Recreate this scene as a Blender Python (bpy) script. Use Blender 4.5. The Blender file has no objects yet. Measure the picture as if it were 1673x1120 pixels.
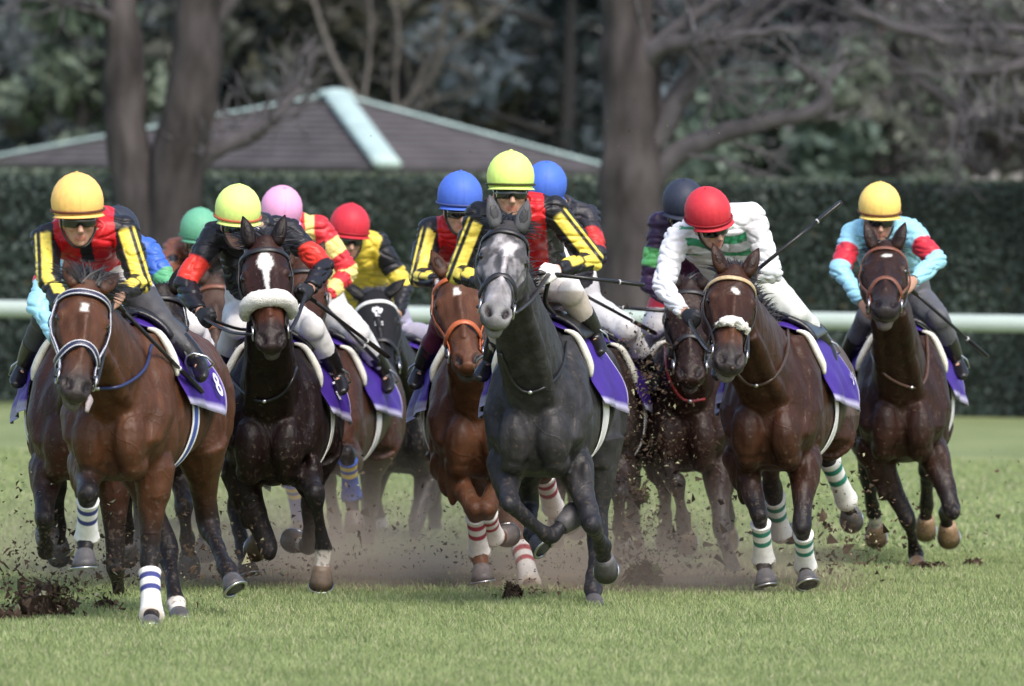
import bpy, math, random
import numpy as np
from mathutils import Vector, Matrix, noise
from mathutils.bvhtree import BVHTree
rad = math.radians
rng = np.random.default_rng(7)
random.seed(7)
SC = bpy.context.scene

# ------------------------------------------------------------------ camera
FPX, CU, CV = 18589.0, 836.5, 560.0          # focal length and centre in pixels of the photograph
CAM_H, HORIZON, ROLL = 2.1, 300.0, 0.0118
th = math.atan((CV-HORIZON)/FPX)
FW = np.array((0, math.cos(th), -math.sin(th)))
UP0 = np.array((0, math.sin(th), math.cos(th)))
RT = np.array((math.cos(ROLL), 0, 0)) + UP0*math.sin(ROLL)
UP = -np.array((math.sin(ROLL), 0, 0)) + UP0*math.cos(ROLL)
CAM = np.array((0, 0, CAM_H))
cd = bpy.data.cameras.new('camera'); cam = bpy.data.objects.new('camera', cd)
SC.collection.objects.link(cam); SC.camera = cam
cd.sensor_width = 36; cd.lens = 36*FPX/1673; cd.clip_start = 1; cd.clip_end = 2000
cd.dof.use_dof = True; cd.dof.focus_distance = 56.5; cd.dof.aperture_fstop = 5.0
cam.matrix_world = Matrix(((RT[0], UP[0], -FW[0], 0), (RT[1], UP[1], -FW[1], 0), (RT[2], UP[2], -FW[2], CAM_H), (0, 0, 0, 1)))
def P(u, v, Y):
    d = FW*FPX + RT*(u-CU) + UP*(CV-v)
    return CAM + d*(Y/d[1])

# ------------------------------------------------------------------ light
w = bpy.data.worlds.new('World'); SC.world = w; w.use_nodes = True
nt = w.node_tree; bg = nt.nodes['Background']
sky = nt.nodes.new('ShaderNodeTexSky'); sky.sky_type = 'NISHITA'; sky.sun_disc = False
SUN_EL, SUN_AZ = rad(50), rad(155)            # sun behind the camera, a little to the right
sky.sun_elevation = SUN_EL; sky.sun_rotation = SUN_AZ
sky.air_density = 1.0; sky.dust_density = 3.0; sky.ozone_density = 1.0
nt.links.new(sky.outputs[0], bg.inputs[0]); bg.inputs[1].default_value = 0.15
sd = bpy.data.lights.new('sun', 'SUN'); sd.energy = 1.4; sd.angle = rad(20); sd.color = (1, .97, .92)
sun = bpy.data.objects.new('sun', sd); SC.collection.objects.link(sun)
sv = Vector((math.sin(SUN_AZ)*math.cos(SUN_EL), math.cos(SUN_AZ)*math.cos(SUN_EL), math.sin(SUN_EL)))
sun.rotation_euler = sv.to_track_quat('Z', 'Y').to_euler(); sun.location = (0, 0, 30)
vs = SC.view_settings; vs.view_transform = 'Standard'; vs.look = 'None'; vs.gamma = 1; vs.exposure = 0.92

# ------------------------------------------------------------------ helpers
def lin(r, g, b):
    f = lambda c: c/255/12.92 if c/255 <= .04045 else ((c/255+.055)/1.055)**2.4
    return np.array((f(r), f(g), f(b)))
def nrm(a):
    a = np.asarray(a, float); n = np.linalg.norm(a); return a/n if n > 1e-9 else a
def sstep(a, b, x):
    t = np.clip((x-a)/(b-a), 0, 1); return t*t*(3-2*t)
X, Yv, Z = np.array((1., 0, 0)), np.array((0, 1., 0)), np.array((0, 0, 1.))
class MB:
    def __init__(s): s.v = []; s.f = []; s.c = []; s.n = 0
    def add(s, v, f, col=(1, 1, 1)):
        v = np.asarray(v, float).reshape(-1, 3)
        s.v.append(v); s.f += [tuple(int(i)+s.n for i in q) for q in f]
        col = np.asarray(col, float); s.c.append(np.tile(col, (len(v), 1)) if col.ndim == 1 else col); s.n += len(v)
    def loft(s, secs, n=16, col=(1, 1, 1), cap=True, closed=False):
        t = np.linspace(0, 2*np.pi, n, endpoint=False); ct, st = np.cos(t), np.sin(t)
        V, C = [], []
        for q in secs:
            c, ax, ay, a, b = q[:5]; e = q[5] if len(q) > 5 else 2; eg = q[6] if len(q) > 6 else 0
            x = np.sign(ct)*np.abs(ct)**(2/e); y = np.sign(st)*np.abs(st)**(2/e); x = x*(1-eg*y)
            V.append(np.asarray(c)+np.outer(x*a, ax)+np.outer(y*b, ay))
            C.append(np.tile(q[7] if len(q) > 7 else col, (n, 1)))
        m = len(V); F = []
        for i in range(m if closed else m-1):
            j = (i+1) % m
            for k in range(n):
                l = (k+1) % n; F.append((i*n+k, i*n+l, j*n+l, j*n+k))
        V = np.concatenate(V); C = np.concatenate(C)
        if cap and not closed:
            V = np.concatenate((V, [np.asarray(secs[0][0])], [np.asarray(secs[-1][0])])); C = np.concatenate((C, C[:1], C[-1:]))
            for k in range(n):
                l = (k+1) % n; F.append((m*n, l, k)); F.append((m*n+1, (m-1)*n+k, (m-1)*n+l))
        s.add(V, F, C)
    def tube(s, pts, r, n=8, col=(1, 1, 1), up=None, flat=1.0, closed=False, cols=None):
        pts = np.asarray(pts, float); m = len(pts); r = np.full(m, r) if np.isscalar(r) else np.interp(np.linspace(0, 1, m), np.linspace(0, 1, len(r)), r)
        if closed: T = np.roll(pts, -1, 0)-np.roll(pts, 1, 0)
        else: T = np.gradient(pts, axis=0)
        secs = []; u = None if up is None else np.asarray(up, float)
        for i in range(m):
            t = nrm(T[i])
            if up is not None and np.asarray(up).ndim == 2: u = np.asarray(up)[i]
            if u is None: u = Z if abs(t[2]) < .9 else X
            y = nrm(u-t*np.dot(u, t)); x = np.cross(y, t)
            if up is None: u = y
            secs.append((pts[i], x, y, r[i], r[i]*flat, 2, 0, col if cols is None else cols[i]))
        s.loft(secs, n, col, closed=closed)
    def ell(s, c, rx, ry, rz, ax=X, ay=Yv, az=Z, n=12, col=(1, 1, 1)):
        secs = []
        for p in np.linspace(-np.pi/2*.96, np.pi/2*.96, 9):
            secs.append((np.asarray(c)+np.asarray(az)*rz*math.sin(p), ax, ay, rx*math.cos(p), ry*math.cos(p)))
        s.loft(secs, n, col)
    def box(s, c, sx, sy, sz, ax=X, ay=Yv, az=Z, col=(1, 1, 1)):
        V = [np.asarray(c)+ax*sx*i+ay*sy*j+az*sz*k for i in (-.5, .5) for j in (-.5, .5) for k in (-.5, .5)]
        s.add(V, [(0, 1, 3, 2), (4, 6, 7, 5), (0, 4, 5, 1), (2, 3, 7, 6), (0, 2, 6, 4), (1, 5, 7, 3)], col)
    def arrays(s): return np.concatenate(s.v), s.f, np.concatenate(s.c)
ORG = {}
def mkmesh(name, V, F, C=None, smooth=True):
    me = bpy.data.meshes.new(name); me.from_pydata([tuple(x) for x in V], [], F)
    if C is not None:
        at = me.color_attributes.new('Col', 'FLOAT_COLOR', 'POINT')
        at.data.foreach_set('color', np.concatenate((np.clip(C, 0, 1), np.ones((len(C), 1))), 1).astype(np.float32).ravel())
    if smooth: me.polygons.foreach_set('use_smooth', np.ones(len(me.polygons), bool))
    me.update(); return me
def obj(name, mb, m, parent=None, smooth=True, org=None):
    V, F, C = mb.arrays() if isinstance(mb, MB) else mb
    o0 = ORG[parent.name] if parent is not None else (np.zeros(3) if org is None else np.asarray(org, float))
    me = mkmesh(name, V-o0, F, C, smooth); me.materials.append(m)
    o = bpy.data.objects.new(name, me); SC.collection.objects.link(o)
    if parent is not None: o.parent = parent
    else: o.location = o0
    ORG[o.name] = o0
    return o
def tag(o, label=None, cat=None, group=None, kind=None):
    if label: o['label'] = label
    if cat: o['category'] = cat
    if group: o['group'] = group
    if kind: o['kind'] = kind
    return o
def thing(name, loc, label, cat, group=None):
    o = bpy.data.objects.new(name, None); SC.collection.objects.link(o); o.location = loc; o.empty_display_size = .1
    ORG[o.name] = np.asarray(loc, float); return tag(o, label, cat, group)
def base(V):
    return np.array((V[:, 0].mean(), V[:, 1].mean(), V[:, 2].min()))
def remesh(mb, vox, it=5):
    V, F, C = mb.arrays(); me = mkmesh('tmp', V, F, None)
    o = bpy.data.objects.new('tmp', me); SC.collection.objects.link(o)
    r = o.modifiers.new('r', 'REMESH'); r.mode = 'VOXEL'; r.voxel_size = vox; r.adaptivity = 0
    s = o.modifiers.new('s', 'SMOOTH'); s.factor = .5; s.iterations = it
    m2 = bpy.data.meshes.new_from_object(o.evaluated_get(bpy.context.evaluated_depsgraph_get()))
    n = len(m2.vertices); a = np.empty(n*3); m2.vertices.foreach_get('co', a)
    nn = np.empty(n*3); m2.vertices.foreach_get('normal', nn)
    F2 = [tuple(p.vertices) for p in m2.polygons]
    bpy.data.objects.remove(o); bpy.data.meshes.remove(me); bpy.data.meshes.remove(m2)
    return a.reshape(-1, 3), F2, nn.reshape(-1, 3)
def vnoise(V, sc, seed=0.0, oct=1):
    out = np.empty(len(V)); off = Vector((seed*13.7, seed*7.1, seed*3.3))
    for i, p in enumerate(V*sc): out[i] = noise.fractal(Vector(p)+off, 1, 2, oct) if oct > 1 else noise.noise(Vector(p)+off)
    return out
def bones_near(V, bones):
    """bones: (A,B,r) -> index of the nearest, t along it, offset vector"""
    bd = np.full(len(V), 1e9); bi = np.zeros(len(V), int); bt = np.zeros(len(V)); bo = np.zeros((len(V), 3))
    for i, (A, B, r) in enumerate(bones):
        d = B-A; t = np.clip((V-A)@d/np.dot(d, d), 0, 1); o = V-(A+np.outer(t, d)); dist = np.linalg.norm(o, axis=1)/r
        k = dist < bd; bd[k] = dist[k]; bi[k] = i; bt[k] = t[k]; bo[k] = o[k]
    return bi, bt, bo
def bez(a, b, c, n):
    t = np.linspace(0, 1, n)[:, None]; return (1-t)**2*a+2*t*(1-t)*b+t*t*c
def crv(pts, n):
    """smooth curve through points"""
    pts = np.asarray(pts, float); m = len(pts); q = np.vstack((2*pts[0]-pts[1], pts, 2*pts[-1]-pts[-2])); out = []
    for s in np.linspace(0, m-1, n):
        i = min(int(s), m-2); t = s-i; a, b, c, d = q[i:i+4]
        out.append(.5*(2*b+(c-a)*t+(2*a-5*b+4*c-d)*t*t+(3*b-a-3*c+d)*t**3))
    return np.array(out)

# ------------------------------------------------------------------ materials
MATS = {}
def mat(name, col=None, rough=.5, spec=.5, var=.12, vscale=20, bump=.0, bscale=200, attr=False, metal=0, sheen=0, trans=0, stretch=None):
    if name in MATS: return MATS[name]
    m = bpy.data.materials.new(name); m.use_nodes = True; MATS[name] = m
    N, L = m.node_tree.nodes, m.node_tree.links; b = N['Principled BSDF']
    b.inputs['Roughness'].default_value = rough; b.inputs['Specular IOR Level'].default_value = spec; b.inputs['Metallic'].default_value = metal
    if sheen: b.inputs['Sheen Weight'].default_value = sheen
    tc = N.new('ShaderNodeTexCoord'); src = tc.outputs['Object']
    if stretch:
        mp = N.new('ShaderNodeMapping'); mp.inputs['Scale'].default_value = stretch; L.new(src, mp.inputs[0]); src = mp.outputs[0]
    nz = N.new('ShaderNodeTexNoise'); nz.inputs['Scale'].default_value = vscale; nz.inputs['Detail'].default_value = 4; L.new(src, nz.inputs['Vector'])
    mr = N.new('ShaderNodeMapRange'); mr.inputs['From Min'].default_value = .25; mr.inputs['From Max'].default_value = .75
    mr.inputs['To Min'].default_value = 1-var; mr.inputs['To Max'].default_value = 1+var; L.new(nz.outputs[0], mr.inputs[0])
    mx = N.new('ShaderNodeMix'); mx.data_type = 'RGBA'; mx.blend_type = 'MULTIPLY'; mx.inputs[0].default_value = 1
    if attr:
        at = N.new('ShaderNodeAttribute'); at.attribute_name = 'Col'; L.new(at.outputs['Color'], mx.inputs[6])
    else: mx.inputs[6].default_value = (*col, 1)
    L.new(mr.outputs[0], mx.inputs[7]); L.new(mx.outputs[2], b.inputs['Base Color'])
    if bump:
        n2 = N.new('ShaderNodeTexNoise'); n2.inputs['Scale'].default_value = bscale; n2.inputs['Detail'].default_value = 5; L.new(src, n2.inputs['Vector'])
        bp = N.new('ShaderNodeBump'); bp.inputs['Strength'].default_value = bump; bp.inputs['Distance'].default_value = .01
        L.new(n2.outputs[0], bp.inputs['Height']); L.new(bp.outputs[0], b.inputs['Normal'])
    if trans:
        tr = N.new('ShaderNodeBsdfTranslucent'); L.new(mx.outputs[2], tr.inputs[0]); ms = N.new('ShaderNodeMixShader'); ms.inputs[0].default_value = trans
        L.new(b.outputs[0], ms.inputs[1]); L.new(tr.outputs[0], ms.inputs[2]); L.new(ms.outputs[0], N['Material Output'].inputs['Surface'])
    return m
COAT = mat('horse_coat', attr=True, rough=.47, spec=.22, var=.38, vscale=13, bump=.55, bscale=34, stretch=(1, 1, .45))
def coat_detail(m):
    N, L = m.node_tree.nodes, m.node_tree.links; b = N['Principled BSDF']; old = b.inputs['Normal'].links[0].from_node
    tc = N.new('ShaderNodeTexCoord'); wn = N.new('ShaderNodeTexNoise'); wn.inputs['Scale'].default_value = 5; L.new(tc.outputs['Object'], wn.inputs['Vector'])
    wm = N.new('ShaderNodeMix'); wm.data_type = 'RGBA'; wm.blend_type = 'ADD'; wm.inputs[0].default_value = .22; L.new(tc.outputs['Object'], wm.inputs[6]); L.new(wn.outputs['Color'], wm.inputs[7])
    vo = N.new('ShaderNodeTexVoronoi'); vo.feature = 'DISTANCE_TO_EDGE'; vo.inputs['Scale'].default_value = 5.5; L.new(wm.outputs[2], vo.inputs['Vector'])
    mr = N.new('ShaderNodeMapRange'); mr.interpolation_type = 'SMOOTHSTEP'; mr.inputs['From Min'].default_value = .0; mr.inputs['From Max'].default_value = .05; mr.inputs['To Min'].default_value = 1; mr.inputs['To Max'].default_value = 0; L.new(vo.outputs['Distance'], mr.inputs[0])
    bp = N.new('ShaderNodeBump'); bp.inputs['Strength'].default_value = .21; bp.inputs['Distance'].default_value = .007; L.new(mr.outputs[0], bp.inputs['Height']); L.new(old.outputs[0], bp.inputs['Normal']); L.new(bp.outputs[0], b.inputs['Normal'])
    # splashes of drying mud, thickest low on the legs
    col = b.inputs['Base Color'].links[0].from_socket; sx = N.new('ShaderNodeSeparateXYZ'); L.new(tc.outputs['Object'], sx.inputs[0])
    zr = N.new('ShaderNodeMapRange'); zr.inputs['From Min'].default_value = .15; zr.inputs['From Max'].default_value = 1.25; zr.inputs['To Min'].default_value = .07; zr.inputs['To Max'].default_value = -.035; L.new(sx.outputs[2], zr.inputs[0])
    sn = N.new('ShaderNodeTexNoise'); sn.inputs['Scale'].default_value = 42; sn.inputs['Detail'].default_value = 3; L.new(tc.outputs['Object'], sn.inputs['Vector'])
    ad = N.new('ShaderNodeMath'); ad.operation = 'ADD'; L.new(sn.outputs[0], ad.inputs[0]); L.new(zr.outputs[0], ad.inputs[1])
    fr = N.new('ShaderNodeMapRange'); fr.inputs['From Min'].default_value = .62; fr.inputs['From Max'].default_value = .68; fr.inputs['To Max'].default_value = .55; L.new(ad.outputs[0], fr.inputs[0])
    mx = N.new('ShaderNodeMix'); mx.data_type = 'RGBA'; L.new(fr.outputs[0], mx.inputs[0]); L.new(col, mx.inputs[6]); mx.inputs[7].default_value = (.085, .062, .046, 1); L.new(mx.outputs[2], b.inputs['Base Color'])
coat_detail(COAT)
SKIN = mat('skin', attr=True, rough=.5, spec=.4, var=.05, vscale=40)
SILK = mat('silk_jacket', attr=True, rough=.45, spec=.4, var=.10, vscale=30, bump=.35, bscale=30, stretch=(1, 1, 2.2))
COVER = mat('cap_cover', attr=True, rough=.55, spec=.3, var=.06, vscale=40, bump=.12, bscale=40)
BREECH = mat('breeches_cloth', attr=True, rough=.55, spec=.35, var=.12, vscale=15, bump=.3, bscale=35)
LEATHER = mat('black_leather', (.012, .011, .012), rough=.32, spec=.5, var=.3, vscale=30, bump=.2, bscale=60)
STRAP = mat('strap_leather', attr=True, rough=.42, spec=.5, var=.2, vscale=60)
WRAP = mat('bandage_cloth', attr=True, rough=.8, spec=.2, var=.14, vscale=25, bump=.3, bscale=120)
HOOF = mat('hoof_horn', attr=True, rough=.5, spec=.4, var=.25, vscale=40, bump=.2, bscale=80)
STEEL = mat('steel', (.55, .55, .56), rough=.28, metal=1, var=.1)
HAIR = mat('horse_hair', attr=True, rough=.45, spec=.4, var=.3, vscale=30)
EYE = mat('eye_dark', (.006, .004, .003), rough=.05, spec=.8, var=.1)
LENS = mat('goggle_lens', (.006, .006, .008), rough=.06, spec=.9, var=.1)
PURPLE = mat('purple_cloth', attr=True, rough=.55, spec=.35, var=.12, vscale=12, bump=.25, bscale=40)
FLEECE = mat('fleece', (.78, .76, .70), rough=.95, spec=.1, var=.12, vscale=70, bump=.9, bscale=150)

# ------------------------------------------------------------------ ground
def ground_mat():
    m = bpy.data.materials.new('turf_ground'); m.use_nodes = True
    N, L = m.node_tree.nodes, m.node_tree.links; b = N['Principled BSDF']; b.inputs['Roughness'].default_value = .9; b.inputs['Specular IOR Level'].default_value = .1
    tc = N.new('ShaderNodeTexCoord')
    def noise_(sc, det, stretch=(1, 1, 1)):
        mp = N.new('ShaderNodeMapping'); mp.inputs['Scale'].default_value = stretch; L.new(tc.outputs['Object'], mp.inputs[0])
        n = N.new('ShaderNodeTexNoise'); n.inputs['Scale'].default_value = sc; n.inputs['Detail'].default_value = det; L.new(mp.outputs[0], n.inputs['Vector']); return n.outputs[0]
    cr = N.new('ShaderNodeValToRGB'); cr.color_ramp.elements[0].position = .3; cr.color_ramp.elements[1].position = .7
    cr.color_ramp.elements[0].color = (.165, .20, .085, 1); cr.color_ramp.elements[1].color = (.22, .255, .118, 1)
    L.new(noise_(1.2, 5, (1, .25, 1)), cr.inputs[0])
    n2 = noise_(25, 4, (1, .3, 1)); mr = N.new('ShaderNodeMapRange'); mr.inputs['To Min'].default_value = .75; mr.inputs['To Max'].default_value = 1.25; L.new(n2, mr.inputs[0])
    mx = N.new('ShaderNodeMix'); mx.data_type = 'RGBA'; mx.blend_type = 'MULTIPLY'; mx.inputs[0].default_value = 1; L.new(cr.outputs[0], mx.inputs[6]); L.new(mr.outputs[0], mx.inputs[7])
    # churned bare soil in the hoof line
    at = N.new('ShaderNodeAttribute'); at.attribute_name = 'Col'
    n3 = noise_(3.5, 6); ad = N.new('ShaderNodeMath'); ad.operation = 'MULTIPLY_ADD'; ad.inputs[1].default_value = 1.6; ad.inputs[2].default_value = -.8; L.new(n3, ad.inputs[0])
    sm = N.new('ShaderNodeMath'); sm.operation = 'ADD'; L.new(ad.outputs[0], sm.inputs[0]); L.new(at.outputs['Fac'], sm.inputs[1])
    cl = N.new('ShaderNodeMapRange'); cl.inputs['From Min'].default_value = .35; cl.inputs['From Max'].default_value = .7; L.new(sm.outputs[0], cl.inputs[0])
    m2 = N.new('ShaderNodeMix'); m2.data_type = 'RGBA'; L.new(cl.outputs[0], m2.inputs[0]); L.new(mx.outputs[2], m2.inputs[6]); m2.inputs[7].default_value = (.13, .092, .062, 1)
    L.new(m2.outputs[2], b.inputs['Base Color'])
    bp = N.new('ShaderNodeBump'); bp.inputs['Strength'].default_value = .6; bp.inputs['Distance'].default_value = .03; L.new(noise_(40, 4), bp.inputs['Height']); L.new(bp.outputs[0], b.inputs['Normal'])
    return m
def soil(x, y):
    """how churned the turf is at a point, 0..1"""
    return np.clip(1.25*np.exp(-((y-61.0)/3.0)**2)*np.exp(-((x+.3)/2.4)**4), 0, 1)
gx = np.concatenate((np.linspace(-400, -7, 10), np.linspace(-6, 6, 61), np.linspace(7, 400, 10)))
gy = np.concatenate((np.linspace(-60, 47, 8), np.linspace(48, 70, 89), np.linspace(72, 108, 25), np.linspace(115, 900, 12)))
GX, GY = np.meshgrid(gx, gy); gz = np.zeros_like(GX)
gv = np.stack((GX, GY, gz), -1).reshape(-1, 3); nx_ = len(gx)
gf = [(j*nx_+i, j*nx_+i+1, (j+1)*nx_+i+1, (j+1)*nx_+i) for j in range(len(gy)-1) for i in range(nx_-1)]
gc = np.repeat(soil(gv[:, 0], gv[:, 1])[:, None], 3, 1)
gm = MB(); gm.add(gv, gf, gc)
tag(obj('ground', gm, ground_mat()), kind='structure')

# ------------------------------------------------------------------ grass
def grass(n, y0, y1, hw, h0, h1, wd):
    y = rng.uniform(y0, y1, n); x = rng.uniform(-1, 1, n)*(hw*y/50); s = soil(x, y)
    keep = rng.random(n) > s*.93; x, y = x[keep], y[keep]; n = len(x)
    clump = np.array([noise.noise(Vector((a*2.2, b*1.1, 0))) for a, b in zip(x, y)])
    h = rng.uniform(h0, h1, n)*(1+.45*clump)*(1-.35*soil(x, y)); a = rng.uniform(0, 6.28, n); ln = rng.uniform(.1, .8, n)*h
    p0 = np.stack((x, y, np.full(n, -.004)), 1); dr = np.stack((np.cos(a), np.sin(a), np.zeros(n)), 1); b = rng.uniform(-.9, .9, n); sd_ = np.stack((np.cos(b), np.sin(b), np.zeros(n)), 1)*wd
    m = p0+dr*(ln*.35)[:, None]+np.stack((np.zeros(n), np.zeros(n), h*.6), 1); t = p0+dr*ln[:, None]+np.stack((np.zeros(n), np.zeros(n), h), 1)
    V = np.stack((p0-sd_, p0+sd_, m-sd_*.8, m+sd_*.8, t), 1).reshape(-1, 3)
    k = np.arange(n)*5; F = [f for i in k for f in ((i, i+1, i+3, i+2), (i+2, i+3, i+4))]
    q = rng.random(n); c0 = np.array((.195, .255, .10)); c1 = np.array((.355, .41, .19)); c2 = np.array((.46, .43, .28))
    C = c0+(c1-c0)*np.clip(q*.8+clump*.3, 0, 1)[:, None]; dry = rng.random(n) < .07; C[dry] = c2
    return V, F, np.repeat(C, 5, 0)
GR = mat('grass_blade', attr=True, rough=.6, spec=.2, var=.15, vscale=2, trans=.3)
parts_ = [grass(250000, 46.8, 66, 2.75, .022, .052, .0026), grass(50000, 66, 88, 2.7, .022, .04, .006)]
gm = MB()
for q in parts_: gm.add(*q)
V_, F_, C_ = gm.arrays()
tag(obj('grass', (V_, F_, C_), GR, smooth=False), 'short pale green turf grass growing over the race track', kind='stuff')

# ------------------------------------------------------------------ hedge
LEAF = mat('leaf', attr=True, rough=.55, spec=.3, var=.25, vscale=3, trans=.2)
BARK = mat('bark', (.050, .044, .044), rough=.9, spec=.15, var=.75, vscale=5, bump=.8, bscale=18, stretch=(1, 1, .3))
def cards(pts, nrmls, size, cols, jitter=.8):
    n = len(pts); nn = nrmls+rng.normal(0, jitter, (n, 3)); nn /= np.linalg.norm(nn, axis=1)[:, None]
    a = np.cross(nn, rng.normal(0, 1, (n, 3))); a /= np.linalg.norm(a, axis=1)[:, None]; b = np.cross(nn, a)
    s = size*rng.uniform(.6, 1.3, n)[:, None]
    V = np.stack((pts-a*s, pts-b*s*.5, pts+a*s, pts+b*s*.5), 1).reshape(-1, 3)
    return V, [(i, i+1, i+2, i+3) for i in range(0, 4*n, 4)], np.repeat(cols, 4, 0)
def hedge():
    L0, L1 = P(-600, 655, 107.4), P(2300, 683, 104.2)      # foot line, right end nearer
    d = nrm((L1-L0)*(1, 1, 0)); b = np.cross(Z, d); ln = np.linalg.norm(L1-L0); h = 2.13; org = L0*(1, 1, 0)
    root = thing('clipped_hedge', org, 'long clipped dark green hedge behind the white rail', 'hedge')
    mb = MB(); nu, nv = 120, 30; prof = [(0, 0), (0, h*.25), (0, h*.5), (0, h*.75), (0, h*.95), (.06, h), (.5, h+.02), (.94, h), (1, h*.9), (1, 0)]
    V = []
    for i in range(nu):
        for (y, z) in prof:
            p = org+d*ln*i/(nu-1)+b*(y-.0)+Z*z; k = noise.noise(Vector(p*1.3)); V.append(p-b*k*.04+Z*(k*.035 if z > 1 else 0))
    m = len(prof); F = [(i*m+j, (i+1)*m+j, (i+1)*m+j+1, i*m+j+1) for i in range(nu-1) for j in range(m-1)]
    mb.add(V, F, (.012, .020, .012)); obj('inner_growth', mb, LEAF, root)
    n = 70000; u = rng.random(n)*ln; face = rng.random(n) < .78
    z = np.where(face, rng.random(n)*h, h+rng.uniform(-.01, .05, n)); y = np.where(face, rng.normal(-.02, .03, n), rng.random(n))
    pts = org+np.outer(u, d)+np.outer(y, b)+np.outer(z, Z); nn = np.where(face[:, None], -b, Z)
    k = vnoise(pts, 1.6, 3)*.5+.5+rng.normal(0, .15, n)
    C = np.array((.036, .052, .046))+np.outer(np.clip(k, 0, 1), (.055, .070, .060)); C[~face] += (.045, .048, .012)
    dry = rng.random(n) < .008; C[dry] = (.12, .10, .05)
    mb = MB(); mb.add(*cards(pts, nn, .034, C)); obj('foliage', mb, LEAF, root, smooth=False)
hedge()

# ------------------------------------------------------------------ rail
def rail():
    A, B = P(-700, 490, 92.5), P(2400, 540, 88.5); Az, Bz = A[2], B[2]; z = (P(-0, 502, 91.3)[2]+P(1673, 531, 89.6)[2])/2
    A = np.array((A[0], A[1], z)); B = np.array((B[0], B[1], z)); d = nrm(B-A); back = np.cross(Z, d)
    root = thing('running_rail', A*(1, 1, 0), 'pale green white running rail in front of the hedge', 'rail')
    W = mat('painted_rail', (.38, .45, .41), rough=.6, var=.05, vscale=5)
    mb = MB(); ln = np.linalg.norm(B-A); mb.tube([A+d*ln*t for t in np.linspace(0, 1, 12)], .07, 14); obj('rail', mb, W, root)
    for u in (-370, 430, 1232, 2040):
        q = P(u, 520, 90.6); p = A+d*np.dot(q-A, d); mb = MB()
        mb.tube([p*(1, 1, 0)+back*.34-Z*.06, p*(1, 1, 0)+back*.34+Z*.5, p+back*.2-Z*.12, p+back*.02], .035, 10); obj('post', mb, W, root)
rail()

# ------------------------------------------------------------------ pavilion roof beyond the hedge
def pavilion():
    D = 133.0
    ap = P(548, 158, D); L = P(-40, 268, D+.6); R = P(1000, 270, D+.4); Fc = P(634, 281, D-2.6); Bk = P(380, 262, D+4)
    zz = (L[2]+R[2]+Fc[2])/3; 
    for q in (L, R, Fc, Bk): q[2] = zz
    root = thing('pavilion', ((L+R)/2)*(1, 1, 0), 'low pavilion with grey shingle hip roof and green copper ridges beyond the hedge', 'building')
    SH = mat('roof_shingle', (.078, .070, .073), rough=.8, spec=.3, var=.3, vscale=3, bump=.4, bscale=8)
    CU_ = mat('copper_verdigris', (.36, .47, .45), rough=.6, var=.18, vscale=4)
    mb = MB()
    def slope(a, b, c):
        n = 12; V = []; F = []
        for i in range(n+1):
            t = i/n; p, q = a+(c-a)*t, b+(c-b)*t
            V += [p, q, p-Z*.035, q-Z*.035]
        for i in range(n):
            k = 4*i; F += [(k+2, k+3, k+5, k+4)] if False else [(k, k+1, k+5, k+4)]
        V = [np.array(v) for v in V]
        # courses: every strip starts 2 cm proud of the one below
        VV = []; FF = []
        for i in range(n):
            t0, t1 = i/n, (i+1)/n
            p0, q0, p1, q1 = a+(c-a)*t0, b+(c-b)*t0, a+(c-a)*t1, b+(c-b)*t1
            k = len(VV); VV += [p0+Z*.03, q0+Z*.03, q1, p1, p0-Z*.005, q0-Z*.005]; FF += [(k, k+1, k+2, k+3), (k+4, k+5, k+1, k)]
        mb.add(VV, FF)
    slope(L, Fc, ap); slope(Fc, R, ap); slope(R, Bk, ap); slope(Bk, L, ap)
    obj('roof', mb, SH, root, smooth=False)
    for a, r in ((Fc, .17), (L, .055), (R, .06), (Bk, .055)):
        mb = MB(); n_ = nrm(np.cross(a-ap, np.cross(Z, a-ap))); n_ = n_ if n_[2] > 0 else -n_; mb.tube([ap+Z*.04+(a-ap)*t for t in np.linspace(-.005, 1.0, 9)], r, 10, up=n_, flat=.4); obj('ridge_cap', mb, CU_, root)
    mb = MB(); mb.ell(ap+Z*.03, .22, .22, .07); obj('finial', mb, CU_, root)
    mb = MB()
    for a, b in ((L, Fc), (Fc, R), (R, Bk), (Bk, L)):
        d = nrm(b-a); mb.box((a+b)/2-Z*.10, np.linalg.norm(b-a)-.02, .05, .17, d, np.cross(Z, d), Z)
    obj('fascia', mb, mat('dark_timber', (.03, .028, .03), rough=.7), root, smooth=False)
    mb = MB(); c = (L+Fc+R+Bk)/4
    cs = [c+(q-c)*.8 for q in (L, Fc, R, Bk)]
    for i in range(4):
        a, b = cs[i], cs[(i+1) % 4]; d = nrm(b-a); mb.box(((a+b)/2)*(1, 1, 0)+Z*(zz/2-.1), np.linalg.norm(b-a), .12, zz-.2, d, np.cross(Z, d), Z)
    obj('wall', mb, mat('render_wall', (.35, .32, .28), rough=.9), root, smooth=False)
pavilion()

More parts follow.
